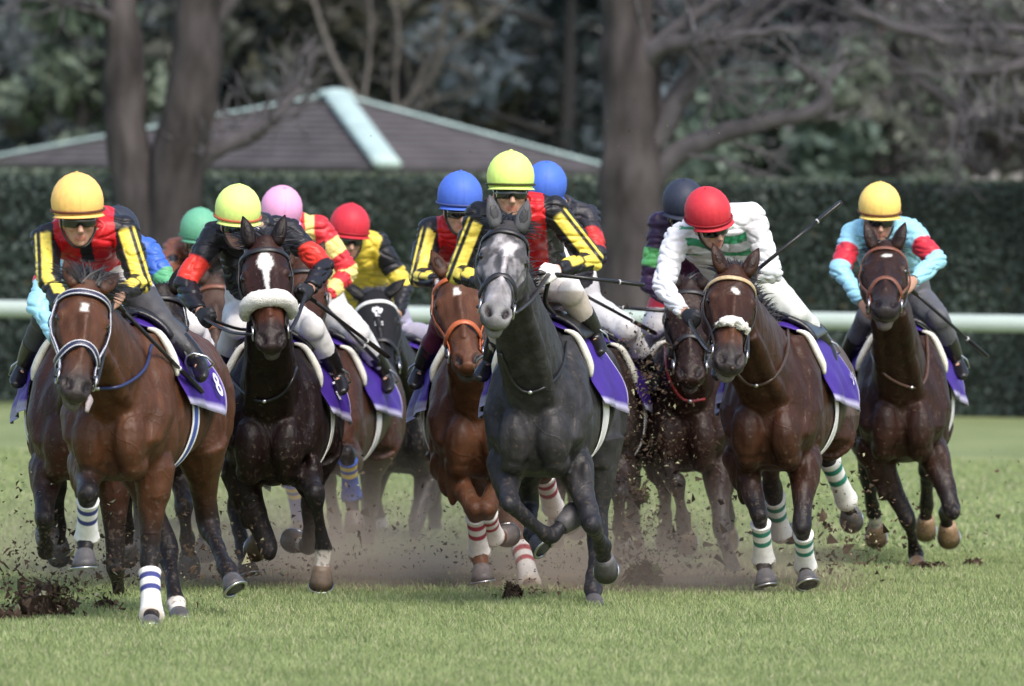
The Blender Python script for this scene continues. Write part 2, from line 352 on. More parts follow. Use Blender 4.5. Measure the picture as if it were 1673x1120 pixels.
# ------------------------------------------------------------------ bare trees
def grow(mb, p, d, ln, r, depth, spread=.6):
    n = 5; pts = [p]; q = p.copy(); dd = nrm(d)
    for i in range(n):
        dd = nrm(dd+rng.normal(0, .13, 3)+Z*.03); q = q+dd*ln/n; pts.append(q)
    mb.tube(pts, [r, r*.55], 6 if depth > 1 else 4)
    if depth > 0:
        for i in range(rng.integers(3, 5)):
            k = rng.integers(2, n+1); nd = nrm(dd+rng.normal(0, spread, 3)); grow(mb, pts[k], nd, ln*rng.uniform(.5, .75), r*.55, depth-1, spread)
def bare_tree(label, limbs, Y, twigs=3, tr=1.0, bark=BARK):
    f, r0 = limbs[0]; b0 = P(*f[0], Y); root = thing('bare_tree', (b0[0], b0[1], 0), label, 'tree', 'bare trees in front of the hedge')
    for i, (pts, rr) in enumerate(limbs):
        dy = 0 if i == 0 else rng.uniform(-.8, .8)
        m = len(pts); W_ = [P(u, v, Y+dy*(j/max(1, m-1))) for j, (u, v) in enumerate(pts)]
        if i == 0 or pts[0][1] > 600: W_[0] = np.array((W_[0][0], W_[0][1], -.05))
        c = crv(W_, 14); rs = np.interp(np.linspace(0, 1, 14), np.linspace(0, 1, len(rr)), rr)*Y/FPX
        c = crv(c, 50); rs = np.interp(np.linspace(0, 1, 50), np.linspace(0, 1, 14), rs); rs = rs*(1+.16*np.array([noise.noise(Vector(x*2.6)) for x in c]))
        mb = MB(); mb.tube(c, rs, 20); V, F, C = mb.arrays()
        V = V+np.stack([vnoise(V*np.array((1, 1, .4)), 7, q_) for q_ in (1, 2, 3)], 1)*min(.05, rr[0]*.0009); obj('trunk' if pts[0][1] > 600 else 'branch', (V, F, C), bark if pts[0][1] > 600 or bark is not BARK else mat('branch_bark', (.055, .050, .054), rough=.9, var=.5, vscale=5), root)
        if pts[0][1] < 600 and twigs:
            mb = MB()
            for k in range(10, 50, 4):
                grow(mb, c[k], nrm(nrm(c[min(k+1, 49)]-c[k-1])+rng.normal(0, .7, 3)+Z*.15), rng.uniform(.35, .75)*tr, min(rs[k]*.35, .022), 2, .5)
            obj('twigs', mb, mat('twig_bark', (.085, .078, .084), rough=.9, var=.4) if bark is BARK else bark, root)
bare_tree('thick grey bare tree right of centre with a long limb reaching right', [
    ([(1035, 672), (1030, 480), (1028, 330), (1030, 180), (1025, 60), (1020, -90)], [98, 60, 53, 45, 45, 43]),
    ([(1040, 330), (1090, 262), (1160, 225), (1250, 200), (1335, 178), (1345, 140), (1300, 100)], [22, 20, 17, 14, 13, 10, 7]),
    ([(1050, 250), (1085, 205), (1120, 140), (1165, 75), (1240, 10)], [20, 20, 18, 14, 10]),
    ([(1030, 120), (1085, 75), (1180, 62), (1290, 48)], [24, 15, 9, 6]),
    ([(1070, 80), (1100, 50), (1150, 15), (1230, -40)], [16, 13, 10, 7])], 102.5, 1)
bare_tree('forked grey bare tree left of centre rising past the pavilion roof', [
    ([(262, 668), (255, 500), (235, 350), (208, 240), (203, 120), (195, -80)], [66, 44, 39, 34, 32, 28]),
    ([(275, 640), (280, 420), (288, 280), (312, 170), (322, 60), (330, -80)], [45, 48, 48, 44, 42, 40]),
    ([(300, 290), (345, 245), (400, 225), (450, 190), (490, 140)], [22, 18, 14, 11, 7]),
    ([(330, 60), (372, 10), (410, -50)], [18, 14, 10]),
    ([(205, 40), (150, 15), (60, -30)], [12, 9, 6])], 103.2, 1)
bare_tree('bare spreading tree whose trunk stands outside the right edge', [
    ([(1790, 690), (1780, 400), (1775, 200), (1790, -80)], [60, 48, 42, 36]),
    ([(1780, 130), (1700, 92), (1620, 75), (1545, 68), (1450, 40), (1370, 5)], [22, 17, 13, 10, 7, 5]),
    ([(1780, 100), (1690, 52), (1600, 46), (1480, 45), (1380, 20)], [14, 9, 7, 5, 4]),
    ([(1780, 60), (1650, 110), (1560, 118)], [14, 9, 5]),
    ([(1430, 75), (1500, 130), (1580, 190), (1680, 240)], [4, 7, 9, 11]),
    ([(1780, 230), (1680, 215), (1590, 190), (1520, 150)], [16, 9, 7, 4])], 104.0, 3, 1.1)
TAN = mat('pale_bark', (.10, .09, .08), rough=.9, var=.3)
bare_tree('slender pale bare tree behind the left slope of the pavilion', [
    ([(595, 640), (592, 300), (586, 165)], [7, 6, 6]), ([(586, 165), (555, 115), (535, 70), (512, 0), (500, -60)], [6, 5, 4.5, 4, 3]),
    ([(588, 200), (600, 120), (606, 40), (600, -50)], [3, 3, 2, 2])], 138.0, 1, .6, TAN)
bare_tree('small pale bare tree fanning out behind the right slope of the pavilion', [
    ([(652, 640), (652, 300), (648, 185)], [7, 7, 6]), ([(650, 180), (700, 130), (730, 80), (800, 30), (840, -10)], [5, 5, 4, 3, 2]),
    ([(652, 200), (690, 120), (720, 60), (728, -20)], [4, 4, 3, 2]), ([(650, 190), (700, 170), (755, 145)], [4, 3, 2]),
    ([(648, 190), (645, 130), (652, 60), (640, -20)], [4, 3, 3, 2])], 138.5, 3, .6, TAN)

# ------------------------------------------------------------------ wood behind
BR_ = np.array((1.75, 1.8, 2.2))
def tree(u, Y, h, r, c0, c1, label, n=2600, z0=.2):
    p = P(u, 560, Y)*(1, 1, 0); c0 = np.asarray(c0)*BR_ if c0 is not DK else c0; c1 = np.asarray(c1)*BR_ if c1 is not DM else c1; root = thing('evergreen_tree', p, label, 'tree', 'trees of the wood behind the hedge')
    mb = MB(); mb.tube(crv([p-Z*.1, p+Z*h*.3+X*rng.normal(0, .1), p+Z*h*.65+X*rng.normal(0, .2), p+Z*h*.9], 8), [.13, .012], 8)
    for i in range(9):
        a = rng.uniform(0, 6.28); z = h*rng.uniform(.2, .8); q = p+Z*z; mb.tube([q, q+np.array((math.cos(a)*r*.4, math.sin(a)*r*.4, .25)), q+np.array((math.cos(a)*r*.75, math.sin(a)*r*.75, .7))], [.06, .015], 5)
    obj('trunk', mb, mat('dark_bark', (.018, .017, .017), rough=.95, var=.4), root)
    # clumps spread through an uneven crown
    nc = 42; cp = []; 
    for i in range(nc):
        t = rng.random(); zz = h*(z0+(1-z0)*t*.98); rr = r*math.sin(math.pi*(.18+.75*t))**.7*rng.uniform(.35, 1.05); a = rng.uniform(0, 6.28)
        cp.append((p[0]+math.cos(a)*rr, p[1]+math.sin(a)*rr, zz))
    cp = np.array(cp); cs = rng.uniform(.30, .62, nc)*r/1.7; ct = rng.random(nc)
    k = rng.integers(0, nc, n); dv = rng.normal(0, 1, (n, 3)); dv /= np.linalg.norm(dv, axis=1)[:, None]
    pts = cp[k]+dv*(cs[k]*rng.random(n)**.33)[:, None]*(1, 1, .75)
    C = np.asarray(c0)+np.outer(np.clip(ct[k]*.8+rng.normal(0, .18, n), 0, 1.1), np.asarray(c1)-np.asarray(c0))
    mb = MB(); mb.add(*cards(pts, dv*.6+Z*.5, .15, C, .5)); obj('crown', mb, LEAF, root, smooth=False)
DK, DM = (.040, .050, .052), (.125, .145, .150)
for u, Y, h, r, c0, c1, lb in [
    (-60, 146, 7.5, 2.2, DK, DM, 'dark evergreen tree at the left edge of the wood'),
    (60, 151, 8.5, 2.2, (.010, .018, .016), (.03, .045, .038), 'very dark evergreen tree between the left edge and the forked bare tree'),
    (125, 141, 4.3, 1.15, (.035, .050, .028), (.085, .10, .06), 'low greyish green bushy tree left of the forked bare tree'),
    (260, 148, 8, 2.1, DK, (.07, .07, .045), 'dark evergreen tree behind the forked bare tree'),
    (400, 150, 8, 2.0, (.020, .028, .020), (.075, .075, .05), 'brownish green tree right of the forked bare tree above the roof'),
    (520, 153, 8, 2.1, (.035, .04, .022), (.12, .115, .065), 'olive tree above the top of the pavilion roof'),
    (640, 149, 7.5, 1.8, (.05, .05, .028), (.15, .14, .085), 'thin olive brown tree behind the small pale bare tree'),
    (790, 151, 8.5, 2.1, DK, DM, 'dark evergreen tree behind the right slope of the roof'),
    (900, 147, 8, 2.0, DK, (.06, .075, .07), 'grey green evergreen tree left of the thick bare tree'),
    (1010, 152, 8, 2.1, DK, DM, 'dark evergreen tree behind the thick bare tree'),
    (1160, 150, 8, 2.1, DK, (.045, .065, .052), 'dark evergreen tree right of the thick bare tree'),
    (1270, 143, 3.6, 1.5, (.030, .045, .028), (.085, .105, .065), 'low green bush above the hedge under the long bare limb'),
    (1330, 152, 8, 2.0, (.04, .04, .038), (.11, .10, .095), 'grey leafless looking tree behind the long bare limb'),
    (1430, 144, 3.8, 1.4, (.04, .052, .030), (.11, .115, .075), 'low olive bush above the hedge left of the yellow capped rider'),
    (1500, 151, 8, 2.0, (.06, .055, .053), (.15, .135, .13), 'greyish brown tree above the yellow capped rider'),
    (1585, 146, 5.0, 1.6, (.05, .055, .036), (.15, .14, .11), 'low grey green shrub near the right edge'),
    (1670, 150, 8, 2.1, (.075, .06, .048), (.20, .15, .115), 'reddish brown autumn tree at the right edge'),
    (1790, 148, 8, 2.1, (.06, .05, .04), (.16, .12, .08), 'brown autumn tree beyond the right edge')]:
    tree(u, Y, h, r, c0, c1, lb)
def backwood():
    n = 26000; x = rng.uniform(-19, 19, n); y = rng.uniform(160, 166, n); z = rng.uniform(0, 11, n)
    pts = np.stack((x, y, z), 1); k = np.clip(vnoise(pts, .5, 5)*.9+.45, 0, 1)
    t = np.clip((x+1)/7, 0, 1)[:, None]; C = np.outer(k, (.085, .105, .105))+(.026, .034, .034); C = C*(1-t*.6)+t*.6*(np.outer(k, (.22, .21, .21))+(.07, .07, .07))
    mb = MB(); mb.add(*cards(pts, np.tile(-Yv, (n, 1)), .36, C, .7)); V, F, C = mb.arrays()
    tag(obj('far_wood', (V, F, C), LEAF, smooth=False), 'dark mass of far trees closing the view behind the wood', kind='stuff')
backwood()

# ------------------------------------------------------------------ horses
BLACK, WHITE = np.array((.012, .010, .011)), np.array((.68, .66, .62))
#        y     z     hw    hh   egg  (y back from the breast, z from the point of the breast)
TORSO = [(-.015, .00, .07, .10, .0), (.02, .00, .15, .20, .0), (.08, .00, .205, .265, .05), (.20, .025, .235, .32, .16), (.36, .06, .245, .365, .24),
         (.55, .09, .265, .385, .24), (.80, .085, .295, .355, .14), (1.05, .095, .30, .325, .08), (1.28, .13, .285, .285, .06),
         (1.48, .165, .285, .255, .08), (1.66, .15, .265, .245, .06), (1.82, .10, .215, .22, 0), (1.90, .07, .12, .15, 0)]
#        t    D     W    exponent
HEADP = [(-.06, .10, .050, 2), (-.02, .155, .080, 2.1), (.06, .20, .104, 2.3), (.16, .25, .117, 2.5), (.27, .285, .124, 2.6), (.38, .285, .115, 2.4), (.50, .235, .092, 2.3),
         (.62, .185, .075, 2.3), (.74, .160, .067, 2.3), (.84, .150, .071, 2.3), (.92, .140, .075, 2.3), (.98, .115, .066, 2.2), (1.02, .075, .045, 2)]
HL = .61
def straps_cols(n, c): return [c]*n
class Horse: pass
def smul(rs, k): return [r*k for r in rs]
def make_horse(key, Y, chest, yaw, poll, muzzle, legs, coat, label, hroll=0, pitch=0, vox=.012, black_legs=True, leg_col=BLACK, socks=(), marks=None,
               muzzle_col=None, mane_col=None, ear=((-1, 1)), ear_dir=(.36, .25, 1.), bridle='black', noseband=None, bandages=None, band_cols=None, hoof_col=(.07, .066, .068),
               strap=None, mottle=None, girth='white', hidden=False, tail=True, neck_lift=.0, breech=None, pad=True, strap_col=(.012, .012, .013), cloth_seed=0, girth_cols=None, mane_mess=1.0, tuft=1.0, browcol=None, hw_k=1.07, chin=(.085, .07, .065), ear_col=None):
    H = Horse(); H.key = key; H.Y = Y
    c0 = P(chest[0], chest[1], Y); o = np.array((c0[0], c0[1], 0)); zc = c0[2]; H.o, H.zc = o, zc
    ya = rad(yaw); LX = np.array((math.cos(ya), -math.sin(ya), 0)); LY = np.array((math.sin(ya), math.cos(ya), 0))
    W = lambda x, y, z: o+LX*x+LY*y+Z*(zc+z+y*math.tan(rad(pitch)))
    H.W, H.LX, H.LY = W, LX, LY
    root = thing('racehorse', o, label, 'horse', 'racehorses galloping in a tight pack'); H.root = root
    mb = MB(); bones = []
    # trunk
    mb.loft([(W(0, y, z), LX, Z, hw, hh, 2.15, eg) for y, z, hw, hh, eg in TORSO], 32)
    for s in (-1, 1):
        # shoulder blade, point of the shoulder, breast muscle, triceps, stifle and quarter
        mb.loft([(W(s*.10, .42, .40), LX, LY, .05, .10), (W(s*.165, .33, .22), LX, LY, .075, .15), (W(s*.185, .22, .02), LX, LY, .085, .15), (W(s*.165, .13, -.10), LX, LY, .075, .11), (W(s*.15, .10, -.16), LX, LY, .03, .05)], 14)
        mb.ell(W(s*.095, .03, -.10), .088, .10, .155, LX, LY, Z)
        mb.ell(W(s*.20, .36, -.08), .066, .12, .16, LX, LY, Z)
        mb.ell(W(s*.10, .10, -.22), .075, .13, .08, LX, LY, Z)
        mb.ell(W(s*.165, 1.55, .02), .15, .26, .30, LX, LY, Z)
    # neck
    p0 = P(poll[0], poll[1], Y+poll[2]) ; q = P(muzzle[0], muzzle[1], p0[1]); dxz = np.linalg.norm(q-p0)
    p1 = P(muzzle[0], muzzle[1], p0[1]-math.sqrt(max(.0025, HL*HL-dxz*dxz)))
    a = nrm(p1-p0); L = np.linalg.norm(p1-p0); L = HL if L < HL*1.1 else L; l = nrm(X-a*a[0])
    n = np.cross(a, l); hr = rad(hroll); l, n = l*math.cos(hr)+n*math.sin(hr), n*math.cos(hr)-l*math.sin(hr)
    H.p0, H.a, H.l, H.n, H.L = p0, a, l, n, L
    nb = W(0, .30, .13); ne = p0+a*.10-n*.12; nm = (nb+ne)/2+Z*(.07+neck_lift)-LY*.05
    nc = bez(nb, nm, ne, 9); H.nc = nc; secs = []
    hd = np.interp(np.linspace(0, 1, 9), [0, .35, .7, 1], [.32, .235, .168, .142]); hw = np.interp(np.linspace(0, 1, 9), [0, .35, .7, 1], [.17, .122, .090, .082])
    T = np.gradient(nc, axis=0); NF = []
    for i in range(9):
        t = nrm(T[i]); lx = nrm((LX*(1-i/8)+l*(i/8))); lx = nrm(lx-t*np.dot(lx, t)); up = np.cross(lx, t); up = up if np.dot(up, Z) > -.2 else -up
        secs.append((nc[i], lx, up, hw[i], hd[i], 2.1, .18)); NF.append((lx, up))
    H.NF, H.nhd = NF, hd
    mb.loft(secs, 24)
    # two throat muscles that stand out when the neck is stretched
    for s in (-1, 1):
        mb.tube([W(s*.07, .06, .05), nc[3]+NF[3][0]*s*.075-NF[3][1]*hd[3]*.75, nc[6]+NF[6][0]*s*.06-NF[6][1]*hd[6]*.65], [.055, .05, .045], 10)
    # head
    HP = np.array([(t, d*1.03, ww*hw_k, e) for t, d, ww, e in HEADP])
    def hsec(t, off=0):
        D, ww, e = (np.interp(t, HP[:, 0], HP[:, i]) for i in (1, 2, 3)); return p0+a*L*t-n*D/2, ww+off, D/2+off, e
    def hpt(t, phi, off=.0):
        c, ww, hh, e = hsec(t, off); x, y = math.cos(phi), math.sin(phi)
        x = math.copysign(abs(x)**(2/e), x); y = math.copysign(abs(y)**(2/e), y); eg = .14
        return c+l*x*ww*(1-eg*y)+n*y*hh
    H.hpt = hpt; H.hsec = hsec
    mb.loft([(hsec(t)[0], l, n, ww*hw_k, D*1.03/2, e, .14) for t, D, ww, e in HEADP], 24)
    for s in (-1, 1):
        mb.ell(hpt(.275, math.pi/2-s*1.00, -.010), .032, .034, .036, l, n, a, 10)            # brow and eye socket
        mb.tube([hpt(.34, .5 if s > 0 else math.pi-.5, -.004), hpt(.56, .45 if s > 0 else math.pi-.45, -.004)], [.018, .012], 8)   # cheek ridge
        mb.ell(p0+a*L*.36-n*.16+l*s*.085, .045, .08, .085, l, n, a, 10)                    # jowl
        mb.ell(p0+a*L*.925-n*.035+l*s*.050, .033, .036, .050, l, n, a, 10)                 # nostril wing
        bones.append((p0+a*L*.1, p0+a*L*.9, .16)) if s < 0 else None
    mb.ell(p0+a*L*1.0-n*.045, .064, .05, .036, l, n, a, 10); mb.ell(p0+a*L*.965-n*.130, .046, .036, .045, l, n, a, 10)
    mb.tube([p0+a*L*.30+n*.004, p0+a*L*.75-n*.008], [.026, .022], 8)                       # nasal bone
    bones.append((nb, ne, .16)); bones.append((W(0, .1, .02), W(0, 1.75, .1), .30))
    # legs
    H.feet = []; leg_t = []
    def solve(par, u, v, Ln, sg):
        qq = P(u, v, par[1]); d = np.linalg.norm(qq-par); dy = math.sqrt(max(0, Ln*Ln-d*d))
        if d > Ln*1.12: print('  long bone', key, (u, v), round(d, 2), Ln)
        return P(u, v, par[1]+(dy if sg == 'b' else -dy))
    for nm_, spec in legs.items():
        fore = nm_[0] == 'f'; s = -1 if nm_[1] == 'l' else 1
        top = W(s*.165, .30, -.22) if fore else W(s*.175, 1.36, -.12)
        if spec == 'fold': J = [top, top-LY*.30-Z*.26, top-LY*.06-Z*.44, top+LY*.09-Z*.36] if fore else [top, top+LY*.26-Z*.34, top+LY*.10-Z*.68, top+LY*.02-Z*.84]
        elif spec == 'back': J = [top, top+LY*.18-Z*.40, top+LY*.32-Z*.66, top+LY*.42-Z*.80] if fore else [top, top+LY*.42-Z*.24, top+LY*.68-Z*.46, top+LY*.80-Z*.60]
        elif spec == 'reach': J = [top, top-LY*.30-Z*.30, top-LY*.52-Z*.50, top-LY*.62-Z*.66] if fore else [top, top+LY*.12-Z*.42, top-LY*.18-Z*.62, top-LY*.30-Z*.78]
        else:
            LN = (.45, .31, .17) if fore else (.47, .40, .18); J = [top]
            for (u, v, sg), Ln in zip(spec, LN): J.append(solve(J[-1], u, v, Ln, sg))
        J = [np.asarray(j) for j in J]
        if fore: prof = [(0, .098), (.18, .092), (.4, .072), (.65, .054), (.86, .049), (1.0, .0555), (1.10, .047), (1.28, .035), (1.6, .032), (1.85, .038), (2.0, .047), (2.22, .040), (2.5, .036), (2.66, .043)]
        else: prof = [(0, .145), (.2, .122), (.45, .086), (.72, .054), (.9, .053), (1.0, .060), (1.12, .052), (1.35, .039), (1.65, .036), (1.88, .040), (2.0, .048), (2.22, .041), (2.5, .037), (2.66, .044)]
        def lp(t, J=J):
            i = min(int(t), 2); return J[i]+(J[i+1]-J[i])*(t-i)
        ts = np.concatenate([np.linspace(0, 2.66, 26)]); pts = np.array([lp(t) for t in ts]); rs = np.interp(ts, *zip(*prof))
        sm = pts.copy(); sm[1:-1] = (pts[:-2]+2*pts[1:-1]+pts[2:])/4
        mb.tube(sm, rs, 14)
        mb.ell(J[0], .088 if fore else .12, .10, .10)
        kd = nrm(J[1]-J[0]); mb.ell(J[1]-LY*.006, rs[10]*.9, rs[10]*.95, .05)
        cn = nrm(J[2]-J[1]); bk = nrm(LY-cn*np.dot(LY, cn)) if abs(np.dot(LY, cn)) < .95 else Z
        mb.tube([lp(1.15)+bk*.022, lp(1.5)+bk*.028, lp(1.95)+bk*.03], .017, 8); mb.ell(J[2]+bk*.03, .028, .028, .032)
        if fore: mb.ell(lp(.22)+LX*s*.014, .074, .09, .13, LX, LY, Z); mb.ell(lp(.42)+LX*s*.026-LY*.02, .040, .045, .13)
        else:
            mb.loft([(W(s*.13, 1.50, .16), LX, LY, .14, .27), (W(s*.165, 1.47, -.02), LX, LY, .135, .25), (W(s*.175, 1.42, -.16), LX, LY, .125, .20), (lp(.30), LX, LY, .10, .13)], 16)
            mb.tube([lp(.55)+LY*.04, J[1]+LY*.055+Z*.03], [.03, .024], 8)   # point of hock
        for i in range(3): bones.append((J[i], J[i+1], (.10, .05, .05)[i]))
        leg_t.append((nm_, len(bones)-3, J, prof, lp, bk))
    Vv, F, Nn = remesh(mb, vox, 3)
    if not hidden: Vv = Vv+Nn*(vnoise(Vv*np.array((1, 1, .6)), 8, Y)*.010+vnoise(Vv*np.array((1, 1, .5)), 21, Y+2)*.0045)[:, None]
    Hc = base(Vv)
    bi, bt, _ = bones_near(Vv, bones)
    coat = np.asarray(coat, float); C = np.tile(coat, (len(Vv), 1))
    k = vnoise(Vv, 2.6, Y)[:, None]; C = C*(1+.22*k)
    rel = Vv-p0; ht = rel@a/L; hx = rel@l; hz = rel@n
    ish = (ht > -.1) & (ht < 1.15) & (np.abs(hx) < .16) & (hz < .06) & (hz > -.31) & ((ht > .30) | (bi == 0)); H.ish = ish
    if mottle is not None: C = mottle(C, Vv, ht, hx, hz, ish, bi, bt)
    if muzzle_col is not None:
        f = sstep(.72, .92, ht)*ish; C = C*(1-f[:, None])+np.asarray(muzzle_col)*f[:, None]
    f = sstep(.84, .93, ht)*ish*(1-sstep(-.085, -.06, hz)); C = C*(1-f[:, None])+np.asarray(chin)*f[:, None]
    if marks is not None:
        f = np.clip(marks(ht, hx, Vv)*ish*(hz > -.06), 0, 1); C = C*(1-f[:, None])+WHITE*f[:, None]
    if not hidden:
        for s in (-1, 1):                                     # nostril pits and mouth line
            q = hpt(.945, math.pi/2-s*.78, 0); d = Vv-q; dd = np.sqrt(((d@l+s*.25*(d@a))/.025)**2+(d@n/.055)**2+(d@a/.040)**2)
            f = (1-sstep(.7, 1.15, dd))*ish; Vv = Vv-Nn*(f*.020)[:, None]; C = C*(1-f[:, None])+np.array((.008, .004, .004))*f[:, None]
        d = np.abs((Vv-(p0+a*L*1.0-n*.092))@n+ .35*((Vv-(p0+a*L*1.0-n*.092))@a)); f = (1-sstep(.004, .011, d))*ish*(ht > .86); C = C*(1-.8*f[:, None])
    for nm_, b0, J, prof, lp, bk in leg_t:
        m = (bi >= b0) & (bi < b0+3); tt = bi-b0+bt
        if black_legs:
            st, en = (.25, .95) if nm_[0] == 'f' else (.35, 1.0)
            f = sstep(st, en, tt+.12*k[:, 0])*m; C = C*(1-f[:, None])+np.asarray(leg_col)*f[:, None]
        if nm_ in socks:
            f = sstep(2.0, 2.12, tt+.12*k[:, 0])*m; C = C*(1-f[:, None])+np.array((.62, .56, .50))*f[:, None]
    body = obj('body', (Vv, F, C), COAT, root); H.body = body
    H.bvh = BVHTree.FromPolygons([tuple(x) for x in Vv], F)
    # hooves, shoes, bandages
    for nm_, b0, J, prof, lp, bk in leg_t:
        d = nrm(J[3]-J[2]); c1 = lp(2.60); e = J[3]; lat = LX if abs(np.dot(LX, d)) < .9 else LY
        fr = nrm(-LY-d*np.dot(-LY, d)) if abs(np.dot(LY, d)) < .93 else nrm(Z-d*np.dot(Z, d)); lat = nrm(np.cross(d, fr))
        sole_n = nrm(d*.8-fr*.55); sf = nrm(fr-sole_n*np.dot(fr, sole_n)); sl = nrm(np.cross(sole_n, sf))
        hb = MB(); hc = np.asarray(hoof_col, float)
        hb.loft([(c1-d*.015, lat, fr, .044, .046, 2, 0, hc*1.5), (c1+d*.012, lat, fr, .050, .051, 2, 0, hc*1.3), (c1*.4+e*.6, nrm(lat+sl), nrm(fr+sf), .056, .060, 2.2, 0, hc), (e+sf*.012, sl, sf, .062, .068, 2.3, 0, hc*.9)], 18)
        ho = obj('hoof', hb, HOOF, root)
        if not hidden:
            sh = MB(); tt = np.linspace(-.35*math.pi, 1.35*math.pi, 20); sh.tube([e+sf*.012+sole_n*.006+sl*.058*math.cos(x)+sf*.064*math.sin(x) for x in tt], .009, 6, flat=.6, up=sole_n); obj('horseshoe', sh, STEEL, ho)
        if bandages and nm_ in bandages:
            wc, sc_, bands = band_cols; ts = np.linspace(1.20, 2.14 if nm_[0] == 'f' else 2.16, 40); rs = np.interp(ts, *zip(*prof))+.015
            cols = [np.asarray(sc_ if any(x0 < t < x1 for x0, x1 in bands) else wc) for t in ts]
            cols = [c_*(1-.55*sstep(1.9, 2.2, t)*np.array((.3, .45, .6))) if not any(x0 < t < x1 for x0, x1 in bands) else c_ for c_, t in zip(cols, ts)]
            bb = MB(); bb.tube([lp(t)+bk*.010 for t in ts], rs, 16, cols=cols); obj('leg_bandage', bb, WRAP, root)
    # eyes and ears
    mc = np.asarray(coat*.45 if mane_col is None else mane_col)
    for s in (-1, 1):
        eb = MB(); eb.ell(hpt(.295, math.pi/2-s*1.08, -.001), .022, .022, .026, l, n, a, 12); obj('eye', eb, EYE, root)
    ec = coat if ear_col is None else np.asarray(ear_col)
    for s in (ear if isinstance(ear, tuple) else (ear,)):
        g = MB(); b = p0+a*.012+l*s*.060-n*.040; ed = nrm(l*s*ear_dir[0]+LY*ear_dir[1]+Z*ear_dir[2]); fx = nrm(n-ed*np.dot(n, ed)); sx = np.cross(fx, ed)
        for inner in (0, 1):
            ss = []
            for t, ww, dp in ((0, .026, .024), (.15, .034, .024), (.35, .040, .017), (.6, .034, .012), (.82, .02, .008), (1, .003, .003)):
                c = b+ed*t*.165+fx*(.011*math.sin(t*3)) if not inner else b+ed*(.03+t*.11)+fx*(.011*math.sin(t*3)+.012*(1-t)+.006)
                k_ = .55 if inner else 1
                ss.append((c, sx, fx, ww*k_, dp*k_*(.5 if inner else 1), 2, 0, ec*.4 if inner else ec*.8))
            g.loft(ss, 12)
        obj('ear', g, COAT, root)
    # mane and forelock: tapering locks
    def locks(name, roots, n_, ln, wd, col):
        V, F, C = [], [], []
        for i in range(n_):
            p, up, side = roots(rng.random()); u = rng.uniform(-1, 1)
            d = nrm(up*rng.uniform(.5, 1.1)+side*u*.55*mane_mess+LY*rng.uniform(.1, .7)+rng.normal(0, .16, 3)); le = ln*rng.uniform(.5, 1.15); wv = nrm(np.cross(d, Yv)+rng.normal(0, .35, 3))
            k0 = len(V)
            for j, t in enumerate((0, .35, .7, 1)):
                c = p+d*le*t+(LY*.45+side*u*.7-Z*.55)*le*t*t*.55; ww = wd*(1, .95, .6, .08)[j]; V += [c-wv*ww, c+wv*ww]
            F += [(k0+2*j, k0+2*j+1, k0+2*j+3, k0+2*j+2) for j in range(3)]; C += [col*rng.uniform(.6, 1.5)]*8
        return obj(name, (np.array(V), F, np.array(C)), HAIR, root)
    def crest(t):
        f = (.15+.85*t)*8; i = min(int(f), 7); w_ = f-i; u_ = NF[i][1]; c = nc[i]*(1-w_)+nc[i+1]*w_; lx, up = NF[i]; return c+up*(hd[i]*(1-w_)+hd[i+1]*w_)*.93+lx*rng.uniform(-.03, .03), up, lx*.5
    locks('mane', crest, 1000 if not hidden else 120, .12, .005, mc)
    locks('forelock', lambda t: (p0+l*rng.uniform(-.055, .055)-n*rng.uniform(.01, .10)+a*.0, nrm(-a*.9+n*.25+LY*.25), l), int(900*tuft) if not hidden else 80, .125*tuft**.5, .0045, mc)
    if tail:
        tb = W(0, 1.88, .18)
        def tr(t): return tb+LX*rng.uniform(-.04, .04)+Z*rng.uniform(-.03, .03), nrm(LY*.45-Z*.9), LX*.4
        locks('tail', tr, 200, .36, .008, mc)
    # ---------------- tack
    BR = {'black': ((.014, .013, .014), None), 'brown': ((.16, .055, .028), None), 'navy': ((.012, .014, .045), (.62, .62, .66)), 'orange': ((.42, .10, .03), None), 'black_white': ((.014, .013, .014), (.6, .6, .58))}[bridle]
    bcol, pip = np.asarray(BR[0]), BR[1]
    def strap_on(name, pts, ups, r=.013, flat=.35, closed=False, pipe=True, parent=None):
        g = MB(); g.tube(pts, r, 8, bcol, up=np.array(ups), flat=flat, closed=closed)
        if pip is not None and pipe:
            pts = np.asarray(pts); tg = np.gradient(pts, axis=0)
            for s_ in (-1, 1): g.tube([p_+nrm(np.cross(nrm(t_), u_))*s_*r*.62+u_*r*.26 for p_, t_, u_ in zip(pts, tg, ups)], .0030, 6, np.asarray(pip))
        return obj(name, g, STRAP, root if parent is None else parent)
    def arc(t, f0, f1, n_=22, off=.008, lean=0):
        ph = np.linspace(f0, f1, n_); pts = [hpt(t+lean*abs(math.cos(x))**2, x, off) for x in ph]; c = hsec(t)[0]; return pts, [nrm(p_-c) for p_ in pts]
    hw_ = .019 if pip is not None else .0145
    if browcol is not None:
        g = MB(); pts, ups = arc(.115, -.15, math.pi+.15, 24, .010); g.tube(pts, .013, 8, np.asarray(browcol), up=np.array(ups), flat=.4); br_ = obj('browband', g, STRAP, root)
    else: br_ = strap_on('browband', *arc(.10, -.15, math.pi+.15, 24, .009), r=hw_)
    for s in (0, 1):
        ph = .05 if s == 0 else math.pi-.05; ts = np.linspace(.06, .80, 12); pts = [hpt(t, ph, .008) for t in ts]; strap_on('cheek_strap', pts, [l if s == 0 else -l]*12, r=hw_*.85)
        rb = MB(); c = hpt(.83, ph, .014); tt = np.linspace(0, 2*np.pi, 18, endpoint=False); rb.tube([c+a*.034*math.cos(x)+n*.034*math.sin(x) for x in tt], .0055, 6, (1, 1, 1), closed=True); obj('bit_ring', rb, STEEL, root)
    strap_on('throat_strap', *arc(.20, math.pi, 2*math.pi, 18, .012), r=.008, pipe=False)
